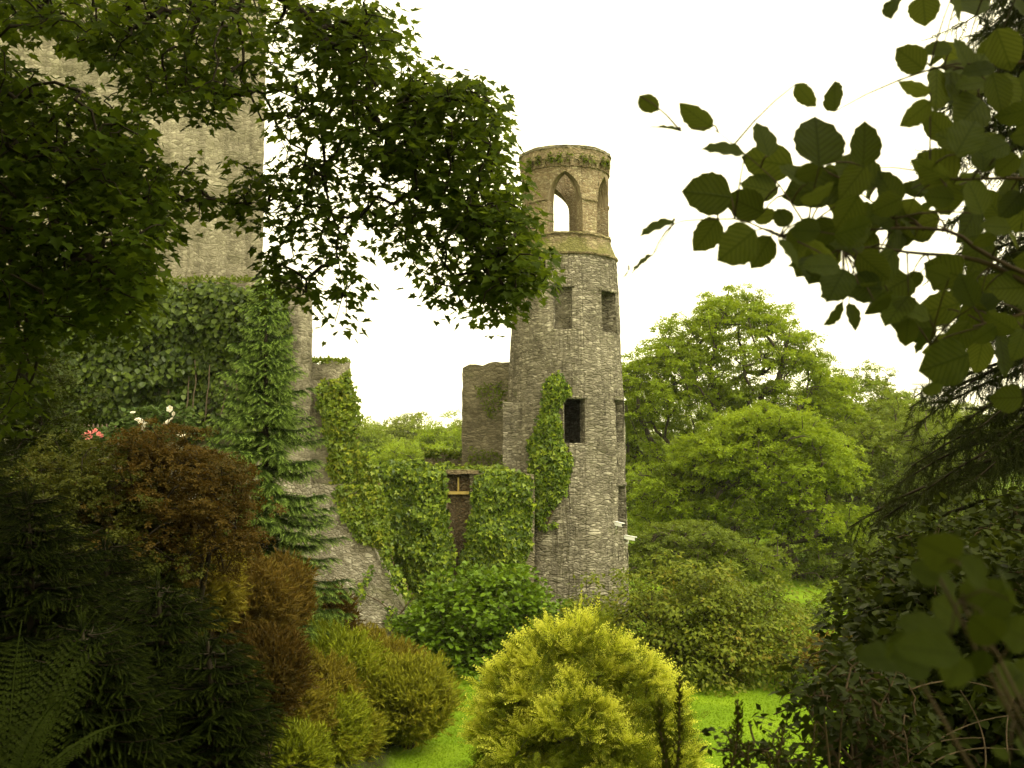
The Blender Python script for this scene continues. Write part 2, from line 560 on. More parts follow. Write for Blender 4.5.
M['tree_olive'] = leaf_mat('olive_foliage', [(.065, .095, .008), (.11, .15, .011), (.16, .21, .015)], trans=.32, clump=.45, clump_scale=.3)
M['far'] = leaf_mat('haze_paled_foliage', [(.10, .135, .015), (.15, .19, .018), (.21, .26, .022)], trans=.3, clump=.55, clump_scale=.15)  # paler leaf colour stands in for distance haze
M['ivy'] = leaf_mat('ivy_leaf', [(.022, .045, .004), (.062, .102, .006), (.11, .165, .009), (.23, .28, .02)], trans=.12, rough=.4, spec=.16, clump=.12, clump_scale=.8)
M['ivy_yellow'] = leaf_mat('yellowing_ivy_leaf', [(.032, .058, .004), (.075, .115, .006), (.125, .17, .010), (.23, .23, .02)], trans=.14, rough=.42, spec=.16, clump=.3, clump_scale=.9)
M['climber'] = leaf_mat('broad_climber_leaf', [(.013, .024, .003), (.030, .050, .004), (.056, .084, .007), (.095, .13, .013)], trans=.15, rough=.45, spec=.2, clump=.2, clump_scale=.45)
M['bush'] = leaf_mat('bush_leaf', [(.06, .11, .005), (.10, .175, .008), (.16, .25, .012)], trans=.28, rough=.45, spec=.22, clump=.35, clump_scale=.8)
M['shrub_red'] = leaf_mat('bronze_tipped_leaf', [(.06, .085, .007), (.10, .13, .009), (.145, .175, .012), (.19, .145, .018)], trans=.28, clump=.45, clump_scale=.6)
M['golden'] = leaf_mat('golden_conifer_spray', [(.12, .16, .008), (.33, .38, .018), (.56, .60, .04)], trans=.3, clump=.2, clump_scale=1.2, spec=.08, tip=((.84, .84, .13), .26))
M['golden_inner'] = leaf_mat('old_green_gap_spray', [(.07, .10, .006), (.12, .15, .009), (.19, .21, .013)], trans=.2, clump=.3, clump_scale=1.2, spec=.05)  # older green foliage, set darker to paint shaded gaps between golden sprays
M['spruce'] = leaf_mat('spruce_needle', [(.016, .034, .005), (.032, .060, .008), (.055, .094, .013)], trans=.08, clump=.35, clump_scale=.9, spec=.1, tip=((.24, .35, .065), .58))
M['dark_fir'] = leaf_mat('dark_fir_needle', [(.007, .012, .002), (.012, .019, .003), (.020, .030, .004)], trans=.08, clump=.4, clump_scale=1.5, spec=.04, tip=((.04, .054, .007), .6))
M['yew'] = leaf_mat('drooping_needle', [(.014, .020, .003), (.026, .034, .005), (.045, .056, .008)], trans=.18, clump=.4, clump_scale=.8, spec=.08)
M['maple_red'] = leaf_mat('bronze_maple_leaf', [(.028, .025, .004), (.050, .036, .005), (.078, .048, .007), (.045, .046, .006)], trans=.3, clump=.6, clump_scale=.9, spec=.06)
M['olive_dark'] = leaf_mat('dull_olive_leaf', [(.022, .028, .004), (.038, .045, .005), (.06, .066, .008), (.055, .042, .007)], trans=.28, clump=.5, clump_scale=.9, spec=.06)
M['russet'] = leaf_mat('russet_twig_leaf', [(.06, .048, .007), (.085, .062, .009), (.115, .074, .010), (.085, .088, .010)], trans=.25, clump=.6, clump_scale=.9, spec=.06)
M['heath'] = leaf_mat('heath_sprig', [(.13, .15, .010), (.18, .195, .013), (.235, .235, .017), (.26, .19, .02)], trans=.2, clump=.55, clump_scale=.8, spec=.06)
M['heath_green'] = leaf_mat('green_heath_sprig', [(.11, .14, .007), (.155, .19, .010), (.21, .24, .013), (.20, .17, .014)], trans=.2, clump=.5, clump_scale=.8, spec=.06)
M['heath_rust'] = leaf_mat('rusty_heath_sprig', [(.11, .10, .009), (.15, .125, .012), (.19, .16, .015), (.14, .15, .012)], trans=.2, clump=.5, clump_scale=.8, spec=.06)
M['fern'] = leaf_mat('fern_pinna', [(.020, .029, .004), (.033, .046, .006), (.05, .066, .009)], trans=.3, spec=.05, clump=.4, clump_scale=2)
M['dark_shrub'] = leaf_mat('dark_shrub_leaf', [(.014, .020, .002), (.024, .034, .003), (.042, .055, .005)], trans=.3, rough=.55, spec=.07, clump=.3, clump_scale=1.5)
M['rose_leaf'] = leaf_mat('rose_leaf', [(.03, .055, .012), (.05, .085, .016), (.08, .12, .022)], trans=.25, clump=.3)
M['rose_white'] = leaf_mat('white_petal', [(.75, .70, .58), (.82, .78, .68)], trans=.2, clump=.2)
M['rose_pink'] = leaf_mat('pink_petal', [(.62, .18, .16), (.74, .30, .26)], trans=.2, clump=.2)
M['grass'] = leaf_mat('grass_blade', [(.10, .17, .004), (.135, .225, .005), (.18, .28, .008)], trans=.3, clump=.6, clump_scale=.35, spec=.08)


def ground_mat():
    m, N, L, out = new_mat('lawn_and_soil')
    tc = N.new('ShaderNodeTexCoord')
    b = N.new('ShaderNodeBsdfPrincipled'); b.inputs['Roughness'].default_value = .95; b.inputs['Specular IOR Level'].default_value = .1
    n1 = N.new('ShaderNodeTexNoise'); n1.inputs['Scale'].default_value = .35; n1.inputs['Detail'].default_value = 6
    L.new(tc.outputs['Object'], n1.inputs['Vector'])
    r1 = ramp(N, [(.35, (.085, .15, .004)), (.5, (.115, .19, .005)), (.68, (.155, .235, .008))])
    L.new(n1.outputs[0], r1.inputs[0])
    n2 = N.new('ShaderNodeTexNoise'); n2.inputs['Scale'].default_value = 18; n2.inputs['Detail'].default_value = 4
    L.new(tc.outputs['Object'], n2.inputs['Vector'])
    r2 = ramp(N, [(.3, (.7, .7, .7)), (.7, (1.25, 1.25, 1.2))])
    L.new(n2.outputs[0], r2.inputs[0])
    mm = N.new('ShaderNodeMix'); mm.data_type = 'RGBA'; mm.blend_type = 'MULTIPLY'; mm.inputs[0].default_value = 1
    L.new(r1.outputs[0], mm.inputs[6]); L.new(r2.outputs[0], mm.inputs[7])
    # bare soil on the banks
    g = N.new('ShaderNodeNewGeometry'); s = N.new('ShaderNodeSeparateXYZ'); L.new(g.outputs['Normal'], s.inputs[0])
    mr = N.new('ShaderNodeMapRange'); mr.inputs[1].default_value = .955; mr.inputs[2].default_value = .90
    L.new(s.outputs[2], mr.inputs[0])
    m2 = N.new('ShaderNodeMix'); m2.data_type = 'RGBA'
    L.new(mr.outputs[0], m2.inputs[0]); L.new(mm.outputs[2], m2.inputs[6]); m2.inputs[7].default_value = (.030, .034, .009, 1)
    L.new(m2.outputs[2], b.inputs['Base Color'])
    bp = N.new('ShaderNodeBump'); bp.inputs['Strength'].default_value = .6; bp.inputs['Distance'].default_value = .04
    L.new(n2.outputs[0], bp.inputs['Height']); L.new(bp.outputs[0], b.inputs['Normal'])
    L.new(b.outputs[0], out.inputs['Surface'])
    return m


M['ground'] = ground_mat()
M['hill'] = plain_mat('wooded_hillside', (.035, .06, .015), (.10, .14, .03), .06, .95, 1.0)

# ------------------------------------------------------------------ templates (verts, [faces], uv)
def T(V, Fs, uv=None):
    V = np.asarray(V, float)
    return V, [np.asarray(F, int) for F in Fs], (V[:, :2].copy() if uv is None else np.asarray(uv, float))


OVAL = T([(0, 0, 0), (.3, .42, .07), (0, 1, -.03), (-.3, .42, .07)], [[(0, 1, 2), (0, 2, 3)]])
BROAD = T([(0, 0, 0), (.42, .30, .06), (.34, .66, .05), (0, 1, -.05), (-.34, .66, .05), (-.42, .30, .06)], [[(0, 1, 2, 3), (0, 3, 4, 5)]])
IVYL = T([(0, .1, 0), (.32, -.02, .03), (.5, .38, .05), (.2, .52, .03), (0, 1, -.03), (-.2, .52, .03), (-.5, .38, .05), (-.32, -.02, .03)],
         [[(0, 1, 2, 3), (0, 5, 6, 7)], [(0, 3, 4), (0, 4, 5)]])


def cluster_template(n, seed, spread=.5, shape=OVAL):
    """a few leaves radiating from a twig tip; used for trees far enough that one leaf is under a pixel or two"""
    r = np.random.default_rng(seed)
    mb = MB()
    a = np.arange(n) / n * 2 * pi + r.uniform(0, .6, n)
    tip = np.stack([np.cos(a), np.sin(a), r.uniform(-.45, .15, n)], 1)
    nr = np.stack([np.cos(a) * .3, np.sin(a) * .3, np.ones(n)], 1)
    mb.instances(shape, tip * .08 + np.array([0, 0, 0]), tip, nr, r.uniform(.75, 1.05, n) * spread * 1.0)
    V = np.concatenate(mb.v)
    V = V[:, [0, 1, 2]]
    # template frame: y = tip direction, z = normal; cluster plane is x/y
    return V, mb.f, np.concatenate(mb.uv)


CLUST = cluster_template(5, 3, .55)
_h = [(.0, .0), (.2, -.1), (.46, -.02), (.34, .15), (.60, .42), (.37, .42), (.25, .54), (.17, .70), (.0, 1.02)]
_V = [(0, .28, -.05)] + [(x, y, .14 * x) for x, y in _h] + [(-x, y, .14 * x) for x, y in _h[1:-1]]
_ri = list(range(1, 10))
_li = [1] + list(range(10, 17)) + [9]
SYC = T(_V, [[(0, _ri[i], _ri[i + 1]) for i in range(8)] + [(0, _li[i + 1], _li[i]) for i in range(8)]])


def beech_template(n=11):
    V, uv, F = [], [], []
    for i in range(n + 1):
        t = i / n
        w = .5 * (sin(pi * t ** .82)) ** .62 if 0 < t < 1 else 0.0
        w *= 1 + (.035 if i % 2 else -.02)
        if t > .86:
            w *= .93
        wav = .025 * sin(t * 21)
        V += [(-w, t - (.0 if i % 2 else .02), .07 * w * 2 - .1 * t * t + wav), (0, t, -.1 * t * t), (w, t - (.0 if i % 2 else .02), .07 * w * 2 - .1 * t * t - wav)]
        uv += [(-w, t), (0, t), (w, t)]
    for i in range(n):
        a = i * 3
        F += [(a, a + 1, a + 4, a + 3), (a + 1, a + 2, a + 5, a + 4)]
    return np.array(V), [np.array(F)], np.array(uv)


BEECH = beech_template()


def needle_spray(n, seed, length=.26, width=.055, droop=0.0, sub=False, planes=4):
    """a twig clothed in needles (y along the twig)"""
    r = np.random.default_rng(seed)
    V, F, uv = [], [], []
    V += [(-.014, 0, 0), (.014, 0, 0), (0, 1, 0)]
    uv += [(0, 0), (0, 0), (0, 1)]
    F.append((0, 1, 2))
    for i in range(n):
        t = (i + .5) / n
        L = length * (1.05 - .45 * t) * r.uniform(.8, 1.15)
        for k in range(planes):
            a = k / planes * 2 * pi + r.uniform(-.35, .35) + i * .6
            dx, dz = cos(a), sin(a) * .75 + .12
            fw = .75 + .2 * t
            b = np.array([0, t * .97, 0])
            e = b + L * unit(np.array([dx, fw, dz]))
            sd = np.array([-dz, 0, dx]) * width * .5
            j = len(V)
            V += [tuple(b + sd * .6 - np.array([0, .012, 0])), tuple(b - sd * .6 + np.array([0, .012, 0])), tuple(e)]
            uv += [(0, t), (0, t), (0, min(1, t + .3))]
            F.append((j, j + 1, j + 2))
    V = np.array(V)
    V[:, 2] -= droop * V[:, 1] ** 2
    return V, [np.array(F)], np.array(uv)


SPRAY_FAR = needle_spray(8, 1, .26, .085, .28, planes=4)
SPRAY_NEAR = needle_spray(17, 2, .13, .05, .12, planes=6)
SPRAY_YEW = needle_spray(11, 5, .24, .06, .15, planes=4)
SHOOT = needle_spray(26, 4, .12, .05, .0, planes=5)


def feather_template(seed, n=9, w=.36, th=.055):
    r = np.random.default_rng(seed)
    V, F, uv = [(-.012, 0, 0), (.012, 0, 0), (0, 1, -.12)], [(0, 1, 2)], [(0, 0), (0, 0), (0, 1)]
    for i in range(n):
        t = (i + .3) / n
        for s in (-1, 1):
            L = w * (1 - t * .75) * r.uniform(.75, 1.2)
            b = np.array([0, t, -.12 * t * t])
            d = unit(np.array([s * .8, 1.0, r.uniform(-.3, .1)]))
            e = b + d * L
            mpt = b + d * L * .55
            sd = np.array([-d[1], d[0], 0]) * th
            j = len(V)
            V += [tuple(b), tuple(mpt + sd), tuple(e), tuple(mpt - sd)]
            uv += [(0, t * .7), (0, t * .7 + .12), (0, min(1, t * .75 + .3)), (0, t * .7 + .12)]
            F2 = [(j, j + 1, j + 2), (j, j + 2, j + 3)]
            F += F2
    return np.array(V), [np.array(F)], np.array(uv)


FEATHER = feather_template(1, 6, .42, .036)


def sprig_template(seed, n=9):
    r = np.random.default_rng(seed)
    V, F, uv = [(-.008, 0, 0), (.008, 0, 0), (0, 1, 0)], [(0, 1, 2)], [(0, 0), (0, 0), (0, 1)]
    for i in range(n):
        t = .15 + .85 * (i + .5) / n
        for k in range(2):
            a = i * 2.4 + k * pi + r.uniform(-.3, .3)
            d = unit(np.array([cos(a), 1.7, sin(a)]))
            b = np.array([0, t - .12, 0])
            L = .2 * r.uniform(.7, 1.2)
            sd = np.array([-sin(a), 0, cos(a)]) * .028
            j = len(V)
            V += [tuple(b + sd), tuple(b - sd), tuple(b + d * L)]
            uv += [(0, t)] * 3
            F.append((j, j + 1, j + 2))
    return np.array(V), [np.array(F)], np.array(uv)


SPRIG = sprig_template(1)


def rose_template():
    mb = MB()
    r = np.random.default_rng(9)
    for ring, (n, up, s) in enumerate(((6, .35, 1.0), (5, .9, .8), (4, 1.8, .6))):
        a = np.arange(n) / n * 2 * pi + ring * .5
        tip = np.stack([np.cos(a), np.sin(a), np.full(n, up)], 1)
        nr = np.stack([-np.cos(a) * up, -np.sin(a) * up, np.ones(n)], 1)
        mb.instances(BROAD, np.zeros((n, 3)), tip, nr, s * r.uniform(.9, 1.1, n), 1.3)
    return np.concatenate(mb.v), mb.f, np.concatenate(mb.uv)


ROSE = rose_template()

# ------------------------------------------------------------------ skeletons
def grow(roots, nodes, rng_=rng, bias=.5):
    """joins nodes to a root polyline, nearest first; returns points, parents and descendant counts"""
    roots = np.asarray(roots, float)
    nodes = np.asarray(nodes, float)
    n0 = len(roots)
    pts = np.vstack([roots, nodes])
    par = np.full(len(pts), -1)
    par[1:n0] = np.arange(n0 - 1)
    plen = np.zeros(len(pts))
    for i in range(1, n0):
        plen[i] = plen[i - 1] + np.linalg.norm(pts[i] - pts[i - 1])
    d0 = np.min(np.linalg.norm(nodes[:, None] - roots[None], axis=2), 1)
    order = np.argsort(d0)
    done = list(range(n0))
    buf = np.zeros((len(pts), 3)); buf[:n0] = roots
    ids = np.zeros(len(pts), int); ids[:n0] = np.arange(n0)
    c = n0
    for k in order:
        q = nodes[k]
        d = np.linalg.norm(buf[:c] - q, axis=1) + bias * plen[ids[:c]] * .35
        j = ids[int(np.argmin(d))]
        par[n0 + k] = j
        plen[n0 + k] = plen[j] + np.linalg.norm(q - pts[j])
        buf[c] = q; ids[c] = n0 + k; c += 1
    cnt = np.ones(len(pts))
    for i in np.argsort(-plen):
        if par[i] >= 0:
            cnt[par[i]] += cnt[i]
    return pts, par, cnt


def skeleton_tubes(mb, pts, par, cnt, n0, r_tip, r_max, sides=5, power=.5, sag=.08, r=rng):
    """draws every limb with one mid joint so that it bends"""
    k = np.arange(n0, len(pts))
    A, B = pts[par[k]], pts[k]
    L = np.linalg.norm(B - A, axis=1, keepdims=True)
    mid = (A + B) / 2 + r.normal(0, sag, A.shape) * L + np.array([0, 0, .06]) * L
    rb = np.minimum(r_tip * cnt[k] ** power, r_max)
    ra = np.minimum(rb * 1.25, r_max)
    rm = (ra + rb) / 2
    mb.tubes(A, mid, ra, rm, sides)
    mb.tubes(mid, B, rm, rb, sides)


def rand_dir(n, r=rng):
    return unit(r.normal(0, 1, (n, 3)))


def lobes_points(lobes, n, r, inner=.75, low=-.35):
    """points near the outside of a union of ellipsoids, spread by surface size"""
    lob = np.asarray(lobes, float)          # cx cy cz rx ry rz
    ar = (lob[:, 3] * lob[:, 4] + lob[:, 4] * lob[:, 5] + lob[:, 3] * lob[:, 5])
    out, nr = [], []
    got = 0
    while got < n:
        i = r.choice(len(lob), n, p=ar / ar.sum())
        d = rand_dir(n, r)
        d = d[d[:, 2] > low]
        i = i[:len(d)]
        s = r.uniform(inner, 1.0, (len(d), 1)) ** .6
        p = lob[i, :3] + d * lob[i, 3:] * s
        q = (p[:, None] - lob[None, :, :3]) / lob[None, :, 3:]
        dist = np.linalg.norm(q, axis=2)
        keep = (dist < .72).sum(1) == 0
        out.append(p[keep]); nr.append(unit(d[keep] / lob[i[keep], 3:]))
        got += keep.sum()
    return np.concatenate(out)[:n], np.concatenate(nr)[:n]


def leaf_cloud(mb, centres, outs, radius, per, size, tmpl, r, flat=.55, up=.75, droop=.25, wid=1.0, jitter=.5):
    """per leaves round each clump centre, laid like shingles on the clump's outer side"""
    n = len(centres) * per
    c = np.repeat(centres, per, 0)
    o = np.repeat(outs, per, 0)
    rad = np.repeat(np.broadcast_to(radius, (len(centres),)), per)[:, None]
    d = rand_dir(n, r)
    d = unit(d + o * .35 + np.array([0, 0, .35]))
    p = c + d * rad * np.array([1, 1, flat]) * r.uniform(.55, 1.05, (n, 1))
    nrm = unit(d * .6 + np.array([0, 0, up]) + r.normal(0, jitter * .6, (n, 3)))
    tip = unit(d * np.array([1, 1, .3]) + o * .3 + r.normal(0, jitter, (n, 3)) - np.array([0, 0, droop]))
    mb.instances(tmpl, p, tip, nrm, size * r.uniform(.65, 1.25, n), wid)


def broadleaf(name, label, cat, base, lobes, n_clump, clump_r, per, leaf, mat, seed, group=None, tmpl=CLUST, trunk_r=.35, bark='bark',
              fork=.35, flat=.5, low=-.35, tip_r=.022, stems=1, inner_frac=.2, droop=.2):
    r = np.random.default_rng(seed)
    base = np.array(base, float)
    root = thing(name, label, cat, base, group)
    lob = np.array(lobes, float)
    top = lob[:, :3].mean(0)
    pts, nr = lobes_points(lob, n_clump, r, low=low)
    rough = clump_r * .62
    pts = pts + nr * r.normal(0, rough, (len(pts), 1)) + r.normal(0, rough * .4, pts.shape)
    ctr = top
    H = ctr[2] - base[2]
    tb = MB(); br = MB()
    if stems == 1:
        z = np.linspace(0, 1, 9)
        line = base + (ctr - base)[None] * z[:, None] + np.stack([np.sin(z * 5 + seed) * .025 * H * z, np.cos(z * 4 + seed) * .025 * H * z, 0 * z], 1)
        rad = trunk_r * (1.0 - .62 * z) * (1 + .35 * np.exp(-z * 18))
        line[0, 2] -= .3
        tb.polyline(line, rad, 12)
        roots = line[int(len(line) * fork):]
        P0, par, cnt = grow(roots, pts, r)
        skeleton_tubes(br, P0, par, cnt, len(roots), tip_r, trunk_r * .55, 5, .5, .08, r)
    else:
        for k in range(stems):
            a = k / stems * 2 * pi + seed
            e = base + np.array([cos(a), sin(a), 0]) * lob[:, 3:5].max() * .45 + np.array([0, 0, H * .9])
            z = np.linspace(0, 1, 6)[:, None]
            line = base + np.array([cos(a), sin(a), 0]) * .12 * trunk_r / .1 + (e - base) * z * np.array([1, 1, 1]) + np.array([0, 0, 1.]) * 0
            line[:, :2] = base[:2] + (line[:, :2] - base[:2]) * z ** .6
            line[0, 2] -= .2
            tb.polyline(line, trunk_r * (1 - .6 * z[:, 0]), 7)
            sel = (np.arange(len(pts)) % stems) == k
            if sel.sum():
                roots = line[2:]
                P0, par, cnt = grow(roots, pts[sel], r)
                skeleton_tubes(br, P0, par, cnt, len(roots), tip_r, trunk_r * .7, 4, .45, .08, r)
    tb.build('trunk' if stems == 1 else 'stems', M[bark], root, True)
    br.build('branches', M[bark], root, True)
    cm = MB()
    leaf_cloud(cm, pts, nr, clump_r * r.uniform(.7, 1.3, len(pts)), per, leaf, tmpl, r, flat=flat, droop=droop)
    ni = int(n_clump * inner_frac)
    if ni:
        i = r.choice(len(pts), ni)
        pin = ctr + (pts[i] - ctr) * r.uniform(.35, .8, (ni, 1))
        leaf_cloud(cm, pin, nr[i], clump_r, max(3, per // 2), leaf, tmpl, r, flat=.7)
    cm.build('crown' if stems == 1 else 'foliage', M[mat], root)
    return root


# ------------------------------------------------------------------ THE SETTING: ground and hills
def build_ground():
    t = np.linspace(-1, 1, 221)
    xs = np.sinh(t * 7.0) / np.sinh(7.0) * 1500
    t2 = np.linspace(0, 1, 230)
    ys = -40 + np.concatenate([np.linspace(0, 110, 170), 110 + np.linspace(0, 1, 60)[1:] ** 2.2 * 1600])
    X, Y = np.meshgrid(xs, ys, indexing='ij')
    Z = ground_h(X, Y) + .05 * np.sin(X * .7) * np.sin(Y * .6)
    V = np.stack([X, Y, Z], -1).reshape(-1, 3)
    nx, ny = X.shape
    i, j = np.meshgrid(np.arange(nx - 1), np.arange(ny - 1), indexing='ij')
    a = (i * ny + j).ravel()
    q = np.stack([a, a + ny, a + ny + 1, a + 1], 1)
    mb = MB(); mb.add(V, [q], V[:, :2])
    tag(mb.build('ground', M['ground'], None, True), kind='structure')


def build_hills():
    for (nm, yd, h, w, sd, amp) in (('hills', 620, 15, 1400, 1.0, 4), ('hills', 950, 25, 2200, 5.0, 6)):
        xs = np.linspace(-w / 2, w / 2, 420)
        vs = np.linspace(0, 1, 60)
        X, T_ = np.meshgrid(xs, vs, indexing='ij')
        Y = yd - 170 + T_ * 260
        prof = np.sin(np.clip(T_, 0, 1) * pi * .62) / np.sin(pi * .62)
        p = np.stack([X, Y, 0 * X], -1)
        Z = -4 + prof * (h + 5 * np.sin(X * .006 + sd) + 3 * np.sin(X * .017 + sd * 2)) + amp * .5 * (wob(p, .09, sd) + .7 * wob(p, .23, sd + 3)) * prof
        V = np.stack([X, Y, Z], -1).reshape(-1, 3)
        nx, ny = X.shape
        i, j = np.meshgrid(np.arange(nx - 1), np.arange(ny - 1), indexing='ij')
        a = (i * ny + j).ravel()
        mb = MB(); mb.add(V, [np.stack([a, a + ny, a + ny + 1, a + 1], 1)], V[:, :2] * .1)
        tag(mb.build(nm, M['hill'], None, True), kind='structure')


build_ground()
build_hills()

# ------------------------------------------------------------------ haze
def build_haze():
    m, N, L, out = new_mat('thin_haze')
    pv = N.new('ShaderNodeVolumePrincipled')
    pv.inputs['Color'].default_value = (.93, .95, .93, 1)
    pv.inputs['Density'].default_value = .00014
    L.new(pv.outputs[0], out.inputs['Volume'])
    mb = MB()
    box(mb, -1600, 1600, -60, 1700, -12, 75)
    tag(mb.build('haze', m), 'thin pale haze in the air over the whole garden', kind='stuff')


USE_HAZE = True
if USE_HAZE:
    build_haze()

# ------------------------------------------------------------------ round tower
TC = np.array([2.30, 45.0])


def shell(mb, R, thick, z0, z1, ops, ncol=110, dz=.3, jit=.025, centre=TC, uvs=0.0):
    """hollow round wall. ops: (angle deg, half width deg, sill z, spring z, apex z); apex==spring means square head"""
    cx, cy = centre
    edges = set(np.round(np.linspace(0, 360, ncol + 1)[:-1], 4))
    for (a, h, zs, zp, zt) in ops:
        for t in np.linspace(-1, 1, 9):
            edges.add(round((a + h * t) % 360, 4))
    A = np.array(sorted(edges))

    def inside(am):
        o = []
        for op in ops:
            d = (am - op[0] + 180) % 360 - 180
            if abs(d) < op[1]:
                o.append(op)
        return sorted(o, key=lambda q: q[2])

    def head(op, a):
        d = abs((a - op[0] + 180) % 360 - 180) / op[1]
        d = min(1, d)
        if op[4] == op[3]:
            return op[3]
        # pointed arch: two arcs
        return op[3] + (op[4] - op[3]) * math.sqrt(max(0, 1 - ((d + .75) ** 2 - .75 ** 2) / (1.75 ** 2 - .75 ** 2)))

    def pt(a, z, r):
        ar = radians(a)
        rr = r
        if jit:
            k = np.array([round(a % 360, 3) * .37, round(z, 3), 1.0 if r > R(z) - thick * .5 else 2.0])
            rr = r + jit * 2 * (float(hash3(k)) - .5) + jit * .8 * sin(a * .13 + z * 1.1)
        return (cx + rr * sin(ar), cy - rr * cos(ar), z)

    V, uv = [], []

    def quad(p, u):
        V.extend(p); uv.extend(u)
    for i in range(len(A)):
        a0, a1 = A[i], A[(i + 1) % len(A)]
        if a1 < a0:
            a1 += 360
        ol = inside((a0 + a1) / 2 % 360)
        segs = []
        lo = (z0, z0, None)
        for op in ol:
            segs.append((lo, (op[2], op[2], op)))
            lo = (head(op, a0), head(op, a1), op)
        segs.append((lo, (z1, z1, None)))
        for (l, h) in segs:
            n = max(1, int(round((min(h[0], h[1]) - max(l[0], l[1])) / dz)))
            for k in range(n):
                za0, za1 = l[0] + (h[0] - l[0]) * k / n, l[1] + (h[1] - l[1]) * k / n
                zb0, zb1 = l[0] + (h[0] - l[0]) * (k + 1) / n, l[1] + (h[1] - l[1]) * (k + 1) / n
                Rm = R((za0 + zb0) / 2)
                u0, u1 = radians(a0) * 2.4 + uvs, radians(a1) * 2.4 + uvs
                quad([pt(a0, za0, R(za0)), pt(a1, za1, R(za1)), pt(a1, zb1, R(zb1)), pt(a0, zb0, R(zb0))], [(u0, za0), (u1, za1), (u1, zb1), (u0, zb0)])
                quad([pt(a1, za1, R(za1) - thick), pt(a0, za0, R(za0) - thick), pt(a0, zb0, R(zb0) - thick), pt(a1, zb1, R(zb1) - thick)], [(u1 + 3, za1), (u0 + 3, za0), (u0 + 3, zb0), (u1 + 3, zb1)])
            for (e, up) in ((l, 0), (h, 1)):
                o0, o1, i0, i1 = pt(a0, e[0], R(e[0])), pt(a1, e[1], R(e[1])), pt(a0, e[0], R(e[0]) - thick), pt(a1, e[1], R(e[1]) - thick)
                quad([i0, i1, o1, o0] if not up else [o0, o1, i1, i0], [(radians(a0) * 2.4, 0), (radians(a1) * 2.4, 0), (radians(a1) * 2.4, thick), (radians(a0) * 2.4, thick)])
    for (a, h, zs, zp, zt) in ops:
        for sgn in (-1, 1):
            e = (a + sgn * h) % 360
            n = max(1, int(round((zp - zs) / dz)))
            for k in range(n):
                b, t = zs + (zp - zs) * k / n, zs + (zp - zs) * (k + 1) / n
                q = [pt(e, b, R(b)), pt(e, b, R(b) - thick), pt(e, t, R(t) - thick), pt(e, t, R(t))]
                quad(q if sgn < 0 else q[::-1], [(0, b), (thick, b), (thick, t), (0, t)])
    V = np.array(V)
    mb.add(V, [np.arange(len(V)).reshape(-1, 4)], np.array(uv))


def zt(py, D=43.0):
    return float(P(512, py, D)[2])


